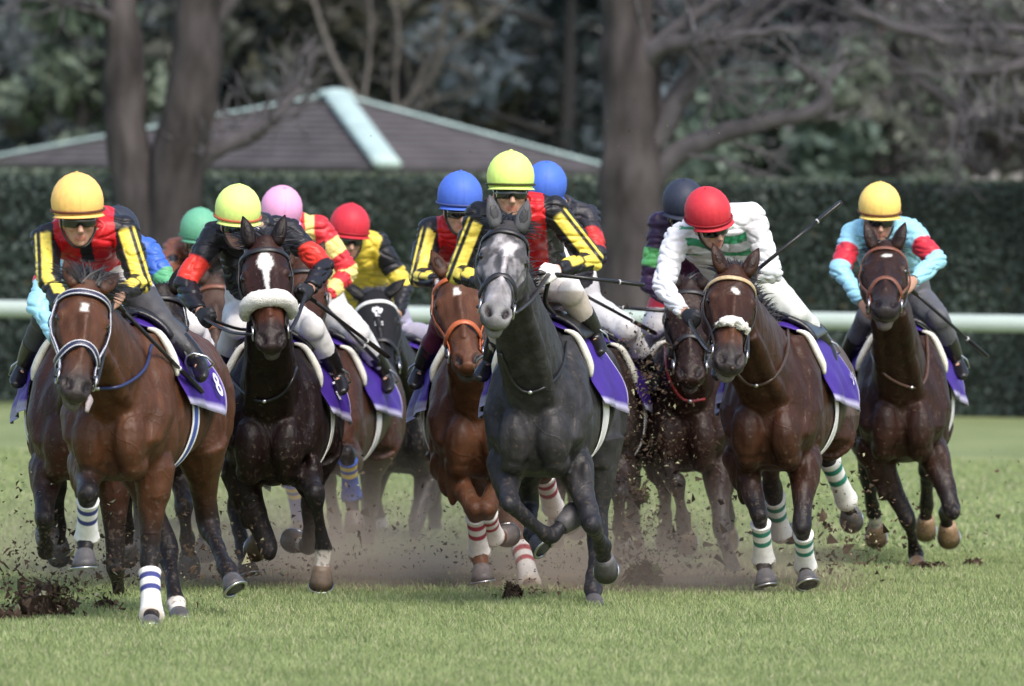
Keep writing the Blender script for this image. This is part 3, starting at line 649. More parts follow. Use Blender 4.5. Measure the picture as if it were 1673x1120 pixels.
    if noseband == 'sheepskin':
        g = MB(); ph = np.linspace(-.45, math.pi+.45, 30); g.tube([hpt(.60-.02*abs(math.cos(x)), x, .030) for x in ph], [.020, .040, .045, .045, .045, .040, .020], 16); V, F, C = g.arrays()
        V = V+np.stack([vnoise(V, 55, q_) for q_ in (1, 2, 3)], 1)*.007+rng.normal(0, .0012, V.shape); obj('sheepskin_noseband', (V, F, C), FLEECE, root)
        strap_on('noseband', *arc(.62, 0, 2*math.pi*.97, 26, .006), r=.010)
    elif noseband == 'puff':
        g = MB(); ph = np.linspace(.50, math.pi-.55, 16); g.tube([hpt(.60, x, .018) for x in ph], [.012, .026, .030, .026, .012], 14); V, F, C = g.arrays()
        V = V+np.stack([vnoise(V, 50, q_) for q_ in (1, 2, 3)], 1)*.014+rng.normal(0, .003, V.shape); obj('sheepskin_noseband', (V, F, C), FLEECE, root)
        strap_on('noseband', *arc(.60, 0, 2*math.pi*.97, 26, .008), r=.011)
    else: strap_on('noseband', *arc(.585, 0, 2*math.pi*.97, 30, .015, .06), r=hw_*1.1)
    if not noseband: strap_on('jaw_strap', *arc(.80, math.pi*.95, 2*math.pi*1.05, 18, .008), r=.008, pipe=False)
    # strap round the breast, laid on the coat where the photograph shows it
    def hitpx(u, v, off=.008):
        d = FW*FPX+RT*(u-CU)+UP*(CV-v); d = nrm(d); h = H.bvh.ray_cast(Vector(CAM+d*30), Vector(d), 60)
        return None if h[0] is None or abs(h[0][1]-Y) > 1.6 else np.array(h[0])+np.array(h[1])*off
    if strap:
        pts = [hitpx(u, v) for u, v in crv(strap, 26)]; pts = [p_ for p_ in pts if p_ is not None]
        if len(pts) > 4:
            pts = np.array(pts)
            for _ in range(5): pts[1:-1] = (pts[:-2]+2*pts[1:-1]+pts[2:])/4-Yv*.001
            g = MB(); g.tube(pts, .0085, 8, np.asarray(strap_col)); obj('breast_strap', g, STRAP, root)
            g = MB(); i = int(np.argmin(pts[:, 2])); g.ell(pts[i]-Yv*.006, .013, .009, .011); obj('buckle', g, STEEL, root)
    # saddle, cloth, pad, girth: wrapped on the trunk by casting rays at it
    def wrap(y, ph, off):
        c = W(0, y, .10); d = LX*math.sin(ph)+Z*math.cos(ph); h = H.bvh.ray_cast(Vector(c+d*1.0), Vector(-d), 1.0)
        r = np.dot(np.array(h[0])-c, d) if h[0] is not None else .33
        return c, d, min(max(r, .16), .43)+off
    def wrapgrid(y0, y1, ph0, ph1, ny, nph, off, th_, fn, slope=0.0, bot=0.0):
        A = np.empty((nph, ny, 3)); D = np.empty((nph, ny, 3)); R = np.empty((nph, ny))
        phs = np.linspace(ph0, ph1, nph)
        for i, ph in enumerate(phs):
            for j in range(ny):
                y = y0+(y1-y0)*j/(ny-1)+slope*(abs(ph)/1.5)**1.5; ph_ = ph*(1+bot*j/(ny-1)); c, d, r = wrap(y, ph_, 0); A[i, j] = c; D[i, j] = d; R[i, j] = r
        for _ in range(6):
            R[1:-1] = np.maximum((R[:-2]+2*R[1:-1]+R[2:])/4, R[1:-1]-.004); R[:, 1:-1] = np.maximum((R[:, :-2]+2*R[:, 1:-1]+R[:, 2:])/4, R[:, 1:-1]-.004)
        V = []; C = []
        for lay in (0, 1):
            for i, ph in enumerate(phs):
                for j in range(ny): V.append(A[i, j]+D[i, j]*(R[i, j]+off(ph, j/(ny-1))+lay*th_)); C.append(fn(ph, j/(ny-1)))
        m = nph*ny; F = []
        for i in range(nph-1):
            for j in range(ny-1):
                q = i*ny+j; F += [(q, q+1, q+ny+1, q+ny), (m+q, m+q+ny, m+q+ny+1, m+q+1)]
        for i in range(nph-1):
            for j in (0, ny-1): q = i*ny+j; F.append((q, q+ny, m+q+ny, m+q))
        for j in range(ny-1):
            for i in (0, nph-1): q = i*ny+j; F.append((q, q+1, m+q+1, m+q))
        return np.array(V), F, np.array(C)
    PU, PD = np.array((.050, .018, .235)), np.array((.05, .022, .24))
    sd_ = cloth_seed
    off = lambda ph, t: .018+.022*min(1.2, abs(ph)/1.45)**3*(.4+1.0*t)+(.012*math.sin(ph*4+t*9+sd_)+.006*math.sin(t*17-ph*7+sd_*2))*(abs(ph)/1.5)**2
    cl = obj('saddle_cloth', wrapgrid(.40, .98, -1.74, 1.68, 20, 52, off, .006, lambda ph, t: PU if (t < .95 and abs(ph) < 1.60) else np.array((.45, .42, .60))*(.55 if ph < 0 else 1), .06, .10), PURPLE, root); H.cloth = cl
    if pad:
        CR = np.array((.70, .68, .60)); 
        for s in (-1, 1):
            pts = []; 
            for ph in np.linspace(.32, 1.18, 16):
                c, d, r = wrap(.375+.06*(ph/1.5)**1.5, ph*s, 0); pts.append(c+d*(r+.024))
            pts = np.array(pts); 
            for _ in range(4): pts[1:-1] = (pts[:-2]+2*pts[1:-1]+pts[2:])/4
            g = MB(); g.tube(pts, [.010, .022, .026, .027, .025, .012], 12, CR, up=np.array([LX*s+Z*.3]*16), flat=.75); obj('saddle_pad', g, mat('pad_felt', attr=True, rough=.9, spec=.1, var=.12, vscale=30, bump=.3), root)
    H.wrap = wrap
    obj('saddle', wrapgrid(.46, .82, -.62, .62, 10, 18, lambda ph, t: .034+.02*t*t+.01*math.cos(ph), .02, lambda ph, t: np.ones(3)), LEATHER, root)
    ga, gb = girth_cols if girth_cols else ((.72, .71, .68), (.72, .71, .68))
    def gfn(ph, t): return np.asarray(ga) if (t < .25 or t > .75) else np.asarray(gb)
    for s in (-1, 1):
        obj('girth', wrapgrid(.60, .70, s*1.50, s*3.1, 9, 30, lambda ph, t: .008, .006, gfn), WRAP, root)
    return H

# ------------------------------------------------------------------ riders
SKINC = np.array((.46, .26, .18))
def make_rider(H, label, head, sh, elbow, hand, cap, jacket, glove=None, breech=(.72, .70, .68), band=None, dy=.10, dsh=.28, face=(0, 0, 0), vox=.0085, boot_top=.45, gog_side=(.03, .03, .03),
               pelvis=(0, .82, .86), seat_shift=0.0, knees=None, ankles=None, collar=None, hk=1.0, rein=True, bulk=1.0, skin=SKINC, brfn=None, rein_to=(1, 1), peak=True):
    """head: brim centre pixel; sh, elbow, hand: ((left u,v),(right u,v)) in the picture; face: pitch, yaw, roll in degrees"""
    Y, W, LX, LY = H.Y, H.W, H.LX, H.LY
    hc = P(head[0], head[1], Y+dy)
    S = [P(u, v, Y+dsh) for u, v in sh]; mid = (S[0]+S[1])/2
    E, Wr = [], []
    for s in (0, 1):
        def solve(par, uv, Ln, sg=-1):
            q = P(uv[0], uv[1], par[1]); d = np.linalg.norm(q-par)
            if d > Ln*1.15: print('  long arm', H.key, uv, round(d, 2))
            return P(uv[0], uv[1], par[1]+sg*math.sqrt(max(0, Ln*Ln-d*d)))
        e = solve(S[s], elbow[s], .30); E.append(e); Wr.append(solve(e, hand[s], .27))
    pv = W(*pelvis); pv = pv+LX*seat_shift
    root = thing('person', W(0, .72, .52), label, 'person', 'riders of the racehorses')
    # ---- head frame: l to the right of the picture, f the way the face looks, u up
    R = Matrix.Rotation(rad(face[2]), 3, 'Y') @ Matrix.Rotation(rad(face[1]), 3, 'Z') @ Matrix.Rotation(rad(face[0]), 3, 'X')
    l, f, u = (np.array(R @ Vector(q)) for q in ((1, 0, 0), (0, -1, 0), (0, 0, 1)))
    K = lambda x, y, z: hc+(l*x+f*y+u*z)*hk
    mb = MB(); bones = []
    hs = [(.10, .055, .07, -.01), (.07, .072, .09, -.008), (.02, .077, .098, -.005), (-.03, .075, .096, -.003), (-.06, .070, .088, .004), (-.09, .060, .072, .016), (-.115, .048, .052, .032), (-.132, .032, .034, .046), (-.140, .016, .018, .052)]
    mb.loft([(K(0, y, z), l, f, a, b, 2.3) for z, a, b, y in hs], 20)
    mb.tube([K(0, .088, -.022), K(0, .104, -.045), K(0, .118, -.066), K(0, .100, -.076)], [.010, .012, .0155, .010], 8)
    for s in (-1, 1):
        mb.ell(K(s*.011, .104, -.070), .008, .010, .007, l, f, u, 8); mb.ell(K(s*.040, .078, -.055), .020, .016, .016, l, f, u, 8)
        mb.ell(K(s*.076, -.005, -.038), .010, .020, .030, l, f, u, 8)
    mb.tube([K(-.024, .088, -.094), K(0, .099, -.091), K(.024, .088, -.094)], [.003, .007, .003], 6); mb.tube([K(-.020, .088, -.104), K(0, .097, -.104), K(.020, .088, -.104)], [.003, .008, .003], 6)
    mb.ell(K(0, .080, -.125), .02, .018, .015, l, f, u, 8)
    bones.append((K(0, 0, .05), K(0, .02, -.09), .09))
    nk = mid+Z*.03; mb.tube([K(0, -.03, -.03), K(0, -.03, -.09)*.6+nk*.4, nk, mid-Z*.05], [.056, .058, .066, .08], 12); bones.append((K(0, -.02, -.13), nk, .06))
    sl = nrm(S[1]-S[0]); sw = np.linalg.norm(S[1]-S[0])/2
    ax = nrm(pv-mid); tz = nrm(np.cross(ax, sl)); tz = tz if tz[2] > 0 else -tz; lat0 = nrm(np.cross(tz, ax)); lat0 = lat0 if np.dot(lat0, sl) > 0 else -lat0
    def torso(m, g):
        L = np.linalg.norm(pv-mid); secs = []
        for t, w_, d_ in ((-.16, .09, .06), (-.06, sw*.86, .095), (.08, sw*.98, .125), (.3, .185*bulk, .135), (.55, .165*bulk, .125), (.8, .155, .12), (1.0, .165, .13), (1.16, .13, .10), (1.24, .06, .05)):
            bow = tz*.06*math.sin(math.pi*min(max(t, 0), 1)); k = min(max(t*1.4, 0), 1); lt = nrm(sl*(1-k)+lat0*k); lt = nrm(lt-ax*np.dot(lt, ax)) if t > .2 else lt
            secs.append((mid+(pv-mid)*t+bow, lt, nrm(np.cross(ax, lt))*1.0, w_+g, d_+g, 2.3))
        m.loft(secs, 24)
    def arm(m, s, g, r=(.066, .058, .050, .047, .040, .031)):
        e, wr = E[s], Wr[s]; p = [S[s], S[s]*.5+e*.5, e*.94+S[s]*.06, e*.9+wr*.1, e*.45+wr*.55, wr]
        m.tube(p, [q+g for q in r], 14); m.ell(S[s], r[0]+g+.004, r[0]+g+.004, r[0]+g); m.ell(e, r[2]+g, r[2]+g, r[2]+g)
        m.tube([mid+sl*(-1, 1)[s]*sw*.35+Z*.005, S[s]], [.085+g, r[0]+g], 12)
    torso(mb, -.02)
    for s in (0, 1): arm(mb, s, -.012); bones.append((E[s], Wr[s], .045))
    bones.append((mid, pv, .15))
    # ---- hands closed round the rein
    for s in (0, 1):
        sg = (-1, 1)[s]; d = nrm(Wr[s]-E[s]); d = nrm(d*.6+np.array((-sg*.35, -.55, -.25))); ks = nrm(Z*.85+X*(-sg*.35)-d*np.dot(Z*.85+X*(-sg*.35), d)); c = np.cross(d, ks)*(-sg); c = nrm(c)
        if c[0]*sg > 0: c = -c
        o = Wr[s]+d*.045; mb.loft([(Wr[s]-d*.01, ks, c, .027, .023), (o, ks, c, .040, .022, 2.4), (o+d*.035, ks, c, .043, .021, 2.5), (o+d*.05, ks, c, .036, .016, 2.2)], 12)
        for i in range(4):
            b = o+d*.040+ks*(.031-.021*i); ln = (.92, 1.05, 1.0, .82)[i]
            mb.tube([b-d*.012, b+d*.022*ln+c*.004, b+d*.030*ln+c*.024*ln, b+d*.012+c*.041*ln, b-d*.012+c*.036], [.0105, .0105, .010, .0095, .008], 8)
        mb.tube([o-d*.008+ks*.030, o+d*.018+ks*.050+c*.012, o+d*.036+ks*.046+c*.026, o+d*.040+ks*.030+c*.040], [.013, .0125, .011, .009], 8)
        bones.append((Wr[s]+d*.015, o+d*.05, .04))
    H.hands = [Wr[s]+nrm(Wr[s]-E[s])*.0+nrm(nrm(Wr[s]-E[s])*.6+np.array(((1, -1)[s]*.35, -.55, -.25)))*.078 for s in (0, 1)]
    # ---- legs
    KN = knees or [W(s*.195, .47, .50) for s in (-1, 1)]; AN = ankles or [W(s*.305, .80, .26) for s in (-1, 1)]
    HP_ = [pv+lat0*s*.09-Z*.03 for s in (-1, 1)]; TO = [W(s*.335, .62, .19) if ankles is None else AN[i]-LY*.17-Z*.06+LX*s*.03 for i, s in enumerate((-1, 1))]
    def leg(m, s, g, full=True):
        m.tube([HP_[s], HP_[s]*.5+KN[s]*.5, KN[s], KN[s]*.5+AN[s]*.5-Z*.0, AN[s]], [.098+g, .085+g, .066+g, .058+g, .042+g], 14); m.ell(KN[s], .064+g, .066+g, .064+g)
    for s in (0, 1):
        leg(mb, s, -.018); mb.tube([AN[s], AN[s]*.5+TO[s]*.5], [.028, .018], 10); bones.append((HP_[s], KN[s], .09)); bones.append((KN[s], AN[s], .06))
    V, F, N = remesh(mb, vox, 2); bi, bt, bo = bones_near(V, bones); C = np.tile(np.asarray(skin), (len(V), 1))
    rl = (V-hc)/hk; zx, zy, zz = rl@l, rl@f, rl@u
    lip = (bi == 0) & (zy > .06) & (np.abs(zx) < .026) & (zz < -.086) & (zz > -.112); C[lip] = np.asarray(skin)*(.85, .6, .6)
    brd = (bi == 0) & (zz < -.075) & (zy > .0) & ~lip; C[brd] *= (.88, .88, .9)
    C[(bi == 0) & (zz > -.01)] = (.02, .016, .014)                         # hair under the cap
    C[(bi == 0) & (zy < -.02) & (zz > -.08)] = (.02, .016, .014)
    if collar is not None: C[(bi == 1)] = collar
    if glove is not None:
        hi = [len(bones)-6, len(bones)-5]
        for i, b in enumerate(bones):
            if abs(b[2]-.04) < 1e-9: C[bi == i] = np.asarray(glove[1] if (isinstance(glove, tuple) and len(glove) == 2 and i == hi[1]) else (glove[0] if isinstance(glove, tuple) and len(glove) == 2 else glove))
    obj('body', (V, F, C), SKIN, root)
    # ---- jacket
    mb = MB(); torso(mb, .004)
    for s in (0, 1): arm(mb, s, .007)
    mb.tube([nk+Z*.025-f*.02, mid], [.072, .10], 14)
    V, F, N = remesh(mb, vox*.8, 3)
    for _ in range(1):
        wr = vnoise(V*np.array((1, .8, 1.4)), 9, Y)*.009-.012*(1-np.abs(vnoise((V+.25*X*V[:, 2:3])*np.array((.7, .6, 1.7)), 13, Y+3))*3).clip(0, 1)**2+.003; V = V+N*wr[:, None]
    jb = [(mid, pv, .15)]+[(S[s], E[s], .06) for s in (0, 1)]+[(E[s], Wr[s], .045) for s in (0, 1)]
    bi, bt, bo = bones_near(V, jb); rel = V-mid; tx = (rel@sl)/sw; ty = rel@Z; C = np.zeros((len(V), 3))
    av = np.zeros(len(V)); off = np.zeros(len(V))
    for s in (0, 1):
        for k, (A_, B_) in ((1+s, (S[s], E[s])), (3+s, (E[s], Wr[s]))):
            d = nrm(B_-A_); pr = nrm(np.cross(d, Yv)); pr = pr if pr[0] > 0 else -pr; m = bi == k; off[m] = (bo[m]@pr)/.058*(-1, 1)[s]; av[m] = bt[m]+(1 if k > 2 else 0)
    side = np.where((bi == 1) | (bi == 3), -1, np.where((bi == 2) | (bi == 4), 1, 0))
    C = jacket(bi > 0, side, av, off, tx, ty, V, bt)
    # the sleeve ends at the wrist
    obj('jacket', (V, F, C), SILK, root)
    # ---- breeches and boots
    mb = MB(); Lp = np.linalg.norm(pv-mid)
    mb.loft([(mid+(pv-mid)*t+tz*.06*math.sin(math.pi*min(t, 1)), lat0, nrm(np.cross(ax, lat0)), w_, d_, 2.3) for t, w_, d_ in ((.74, .165, .132), (.9, .175, .142), (1.05, .172, .142), (1.17, .14, .11), (1.26, .06, .05))], 22)
    for s in (0, 1): leg(mb, s, .004)
    V, F, N = remesh(mb, .011, 3); V = V+N*(vnoise(V, 18, Y)*.005)[:, None]
    C = np.tile(np.asarray(breech, float), (len(V), 1))
    if brfn: C = brfn(V, C)
    obj('breeches', (V, F, C), BREECH, root)
    for s in (0, 1):
        b = MB(); k0, k1 = KN[s], AN[s]; st = k0+(k1-k0)*boot_top; fd = nrm(TO[s]-k1); up = nrm(-(k1-k0)-fd*np.dot(-(k1-k0), fd)); sx = np.cross(fd, up)
        b.tube([st, st*.5+k1*.5, k1+nrm(k0-k1)*.03, k1], [.064, .058, .050, .047], 14)
        b.loft([(k1-fd*.075, sx, up, .024, .030), (k1-fd*.05, sx, up, .036, .045), (k1+fd*.02-up*.006, sx, up, .041, .046), (k1+fd*.09-up*.020, sx, up, .045, .034), (k1+fd*.15-up*.028, sx, up, .042, .026), (k1+fd*.19-up*.03, sx, up, .022, .017)], 14)
        V, F, N = remesh(b, .009, 2); bo_ = obj('boot', (V, F, np.ones((len(V), 3))), LEATHER, root)
        g = MB(); c = k1+fd*.05-up*.02; g.tube([c+sx*.055-up*.03, c-sx*.055-up*.03, c-sx*.058+up*.02, c-sx*.03+up*.075, c+up*.09, c+sx*.03+up*.075, c+sx*.058+up*.02], .006, 6, closed=True); obj('stirrup', g, STEEL, H.root)
        g = MB(); g.tube([c+up*.09, W((-1, 1)[s]*.20, .62, .40)], .010, 6, (.015, .014, .014), flat=.4); obj('stirrup_strap', g, STRAP, H.root)
    # ---- cap
    cap = np.asarray(cap, float); prof = [(-.004, .104), (.004, .110), (.03, .1155), (.06, .1165), (.09, .112), (.118, .100), (.144, .081), (.165, .054), (.1775, .024), (.1805, .004)]
    hb = MB(); n = 96; V = []; C = []; t = np.linspace(0, 2*np.pi, n, endpoint=False)
    tilt = lambda z, y: z+.06*(y)*(1-z/.18)*.4
    for z, r in prof:
        for a in t:
            x, y = r*math.cos(a), r*1.12*math.sin(a); rid = 1+(.007*math.cos(a*23+z*30)+.005*math.cos(a*9-z*60))*sstep(.0, .02, z)*(1-sstep(.05, .12, z)); V.append(K(x*rid, y*rid-.004, tilt(z, y)+.002)); C.append(cap*(.86 if abs(math.cos(a)) < .035 else 1))
    m = len(prof); F = [(i*n+k, i*n+(k+1) % n, (i+1)*n+(k+1) % n, (i+1)*n+k) for i in range(m-1) for k in range(n)]; F.append(tuple(range((m-1)*n, m*n))); F.append(tuple(range(n-1, -1, -1)))
    hb.add(V, F, np.array(C)); ho = obj('helmet', hb, COVER, root)
    g = MB(); g.ell(K(0, 0, .1815), .011, .011, .007, l, f, u, 10, cap*.85); obj('button', g, COVER, ho)
    if band is not None:
        g = MB(); g.tube([K(.1185*math.cos(a), .1185*1.12*math.sin(a)-.004, tilt(.016, .11*math.sin(a))) for a in t], .0062, 8, np.asarray(band), up=u, flat=1.0, closed=True); obj('helmet_band', g, COVER, ho)
    if peak:
        g = MB(); ss = []
        for a in np.linspace(.12*math.pi, .88*math.pi, 16):
            r0, r1 = .108, .114+.016*math.sin(a); c = [K(r_*math.cos(a), r_*1.12*math.sin(a)-.004, tilt(.000, .11*math.sin(a))-z_) for r_, z_ in ((r0, -.004), (r1, .006))]
            ss.append(((c[0]+c[1])/2, nrm(c[1]-c[0]), u, .017, .0035))
        g.loft(ss, 8, cap*.95); obj('helmet_peak', g, COVER, ho)
    # ---- goggles, chin strap
    gb = MB(); ss = []
    for a in np.linspace(.17*math.pi, .83*math.pi, 19):
        dip = .010*abs(math.cos(a))-.000; nose = .012*math.exp(-((a-math.pi/2)/.16)**2); c = K(.083*math.cos(a), .108*math.sin(a)+.003, -.030-dip*.3+nose*.5); rd = nrm(c-K(0, 0, -.03)); ss.append((c, u, rd, .0215-nose*.6, .007, 3))
    gb.loft(ss, 12); go = obj('goggles', gb, LENS, root)
    g = MB(); aa = np.linspace(-.83*math.pi, -.17*math.pi, 14); pts = [K(.086*math.cos(a), .100*math.sin(a), -.018) for a in aa]
    g.tube([K(.083*math.cos(.83*math.pi), .108*math.sin(.83*math.pi), -.03)]+pts+[K(.083*math.cos(.17*math.pi), .108*math.sin(.17*math.pi), -.03)], .010, 8, np.asarray(gog_side), up=u, flat=.4); obj('goggle_strap', g, STRAP, go)
    g = MB(); g.tube(crv([K(-.080, .02, -.01), K(-.070, .03, -.08), K(-.03, .055, -.138), K(.03, .055, -.138), K(.070, .03, -.08), K(.080, .02, -.01)], 20), .006, 6, (.012, .012, .013)); obj('chin_strap', g, STRAP, root)
    # ---- reins of the horse, from bit ring to hand
    if rein:
        for s in (0, 1):
            if not rein_to[s]: continue
            c = H.hpt(.83, math.pi if s == 0 else 0, .020); h = H.hands[s]; g = MB(); mdl = (c+h)/2-Z*.025
            g.tube(crv([c, mdl, h, h+(W(0, .30, .50)-h)*.5-Z*.03, W((-1, 1)[s]*.06, .36, .50)], 18), .0115, 8, (.016, .015, .016), flat=.7); obj('rein', g, STRAP, H.root)
    H.rider = root; H.E, H.Wr = E, Wr
    return root
def whip(label, H, s, p0, p1, dy=-.05, ln=None, dy1=None):
    a = H.hands[s]; b = P(p1[0], p1[1], a[1]+(dy if dy1 is None else dy1)); a2 = a-nrm(b-a)*.07
    root = thing('whip', a2, label, 'whip', 'riding whips'); g = MB(); g.tube([a2, a2+(a-a2)*.2, a+(b-a)*.05, a+(b-a)*.12], [.009, .015, .015, .012], 10); obj('handle', g, LEATHER, root)
    g = MB(); g.tube([a+(b-a)*.12, a+(b-a)*.5, a+(b-a)*.74], [.0105, .0095, .009], 8); obj('shaft', g, LEATHER, root)
    g = MB(); g.tube([a+(b-a)*.735, a+(b-a)*.76, a+(b-a)*.97, b], [.009, .016, .017, .013], 10, flat=.7); obj('flap', g, LEATHER, root)
    for t in (.735,):
        g = MB(); g.tube([a+(b-a)*t, a+(b-a)*(t+.012)], .013, 10); obj('collar', g, mat('whip_collar', (.5, .5, .5), rough=.4), root)
    return root

# ------------------------------------------------------------------ silks
def base_(n, c): return np.tile(np.asarray(c, float), (n, 1))
RED, SBLK, YEL = (.54, .010, .016), (.010, .0095, .013), (.84, .66, .10)
def bnd(x, a, b, w=.07): return sstep(a-w, a+w, x)*(1-sstep(b-w, b+w, x))
def mixc(C, f, c): return C*(1-f[:, None])+np.asarray(c)*f[:, None]
def silk_stripe(arm, side, av, off, tx, ty, V, bt):      # red body, black sleeves with a broad yellow stripe
    C = base_(len(V), RED); C[~arm & (np.abs(tx) > .78)] = SBLK; C[arm] = SBLK
    C = mixc(C, arm*bnd(off, -.45, .42, .08)*bnd(av, .12, 1.40, .04), YEL); C = mixc(C, arm*bnd(off, .74, .92, .06)*bnd(av, .1, 1.1, .04), YEL)
    C = mixc(C, arm*bnd(off, -1.3, .05, .08)*bnd(av, 1.45, 1.78, .03), YEL)
    C[~arm & (np.abs(tx) < .16) & (bt < .35) & (ty < .09)] = SBLK; return C
def silk_armband(body, slv, bandc, a0, a1, front=None, fw=.3):
    def f(arm, side, av, off, tx, ty, V, bt):
        C = base_(len(V), body); C[arm] = slv; C = mixc(C, arm*bnd(av, a0, a1, .022), bandc)
        if front is not None: C[~arm & (np.abs(tx) < fw) & (ty < .10)] = front
        return C
    return f
def silk_rings(body, cols, n, bodyst=True):
    def f(arm, side, av, off, tx, ty, V, bt):
        C = base_(len(V), body); k = (np.floor(av*n).astype(int) % len(cols)); cc = np.array(cols); C[arm] = cc[k[arm]]
        if bodyst: kk = np.floor((tx+1)*3.2).astype(int) % len(cols); C[~arm] = cc[kk[~arm]]
        return C
    return f

# ------------------------------------------------------------------ the field
def mark_star(t, x, V): return (1-sstep(.012, .02, np.abs(x+.010-.02*vnoise(V, 25, 2))))*(1-sstep(.02, .055, np.abs(t-.235)))
def mark_blaze(t, x, V):
    w_ = np.interp(t, [.10, .13, .20, .25, .30, .40, .50, .56], [0, .016, .036, .034, .016, .010, .006, .0])
    return (1-sstep(0, .008, np.abs(x)-w_+.004*vnoise(V, 60, 1)))*(w_ > .001)
def mark_small(t, x, V): return (1-sstep(.75, 1.2, np.sqrt(((x-.005-.25*(t-.23))/.020)**2+((t-.235)/.035)**2)))
def mark_dot(t, x, V): return 1-sstep(.7, 1.2, np.sqrt(((x-.01)/.028)**2+((t-.20)/.026)**2)+.3*vnoise(V, 40, 1))
def grey_coat(C, V, t, x, z, ish, bi, bt):
    g = .027+.011*vnoise(V, 6, 2, 3)+.010*vnoise(V, 22, 5, 2); hd = sstep(.02, .25, t)*ish
    m = vnoise(V, 16, 8, 4); face = .06+.13*sstep(-.25, .35, m+.25*vnoise(V, 45, 3))+.20*sstep(.45, .9, t)
    st = np.clip(1.25-np.sqrt((x/.05)**2+((t-.26)/.10)**2)+.8*m, 0, 1)+np.clip(1.1-np.sqrt((x/.016)**2+((t-.45)/.16)**2)+.5*m, 0, 1)*.8
    face = face+.50*np.clip(st, 0, 1)*(z > -.12); face = np.where(t > .93, face*.75, face)
    g = g*(1-hd)+face*hd; C = np.stack((g*1.06, g*1.0, g*1.03), 1); return C
def paled_face(c):
    def f(C, V, t, x, z, ish, bi, bt):
        k = ish*sstep(.55, .72, t)*(1-sstep(.72, .85, t)); return C*(1-k[:, None])+np.asarray(c)*k[:, None]
    return f
def speckle(C, V, t, x, z, ish, bi, bt):
    k = (vnoise(V, 70, 4) > .50)*(vnoise(V, 5, 9) > .0); C[k.astype(bool)] = (.07, .045, .03); return C
WB = (.76, .75, .73)
STR2 = [(1.28, 1.38), (1.50, 1.60)]

CK = .62
A = make_horse('A', 53.4, (178, 684), 9, (146, 462, -.62), (127, 634),
  dict(fl=[(143, 805, 'f'), (141, 880, 'b'), (138, 926, 'f')], fr=[(243, 915, 'f'), (247, 1003, 'f'), (246, 1030, 'f')], hr=[(338, 855, 'b'), (372, 930, 'f'), (385, 962, 'f')], hl=[(272, 890, 'b'), (288, 985, 'f'), (296, 1018, 'f')]),
  (0.066, 0.0255, 0.0115), 'bay racehorse with navy and white striped bridle, nearest the camera at the left', hroll=-14, vox=.011, marks=mark_star, bridle='navy', bandages=('fl', 'fr'), band_cols=(WB, (.05, .06, .20), STR2), socks=('hl',),
  muzzle_col=(.030, .024, .022), mane_col=(.020, .018, .017), ear_dir=(.5, .75, .75), tuft=2.2, strap=[(160, 632), (200, 628), (235, 602), (247, 565)], strap_col=(.02, .03, .1), girth_cols=((.75, .75, .75), (.06, .10, .34)), chin=(.12, .105, .10), mottle=paled_face((.06, .026, .014)))
make_rider(A, 'rider in red, black and yellow silks and orange cap at the left', (127, 348), ((76, 390), (203, 376)), ((78, 452), (229, 461)), ((101, 500), (197, 482)), (.90, .55, .16), silk_stripe, band=(.10, .03, .015), face=(8, 8, -3), collar=(.012, .012, .013),
  breech=(.66, .65, .65), pelvis=(-.22, .86, .72), knees=[A.W(-.20, .47, .50), P(262, 528, 53.95)], ankles=[A.W(-.31, .80, .26), P(324, 590, 53.92)], brfn=lambda V, C: np.where((V[:, 2:3] < A.zc+.62), (.06, .06, .066), C), hk=1.06, vox=.0075)
whip('black whip slanting down behind the hand of the orange capped rider at the left', A, 1, None, (330, 640), dy=.75)

g = MB(); g.tube(crv([A.hpt(.93, .25, -.03), A.hpt(1.0, -.1, .012), A.hpt(1.05, -.35, .02), A.hpt(1.11, -.5, .02)], 10), [.014, .016, .016, .010], 10, (.27, .23, .23), flat=.6); obj('tongue', g, SKIN, A.root)
B = make_horse('B', 57.7, (438, 698), 2, (430, 392, -.62), (444, 558),
  dict(fl=[(440, 900, 'f'), (432, 862, 'b'), (420, 892, 'b')], fr=[(515, 805, 'f'), (528, 895, 'b'), (525, 952, 'f')], hl=[(385, 830, 'b'), (398, 900, 'f'), (406, 938, 'f')], hr=[(508, 820, 'b'), (503, 893, 'b'), (482, 884, 'b')]),
  (0.0099, 0.0043, 0.0037), 'dark brown racehorse with a white sheepskin noseband and a diamond blaze', vox=.011, marks=mark_blaze, noseband='sheepskin', socks=('fr', 'hr'), muzzle_col=(.02, .013, .011), mane_col=(.014, .012, .013), hoof_col=(.12, .085, .06), ear_dir=(.30, .2, 1.), tuft=1.5,
  strap=[(368, 560), (375, 615), (421, 655), (465, 640), (482, 600)], girth='white', mottle=lambda C, V, t, x, z, ish, bi, bt: C+np.outer(ish, (.016, .0045, .002))+np.outer(ish*sstep(.55, .66, t)*(1-sstep(.74, .84, t)), (.05, .015, .005)))
make_rider(B, 'rider in black silks with red armbands and yellow green cap', (388, 358), ((352, 384), (470, 378)), ((302, 462), (529, 436)), ((326, 508), (508, 470)), (.72, .90, .24), silk_armband(SBLK, SBLK, (.66, .035, .02), .52, .98, (.55, .55, .58), .22), band=(.42, .10, .05), glove=(.015, .015, .016),
  face=(14, 12, 0), pelvis=(-.10, .86, .60), vox=.008, collar=(.5, .5, .53))
whip('black whip pointing down right from the black gloved hand of the rider with red armbands', B, 1, None, (634, 583), dy=.75)

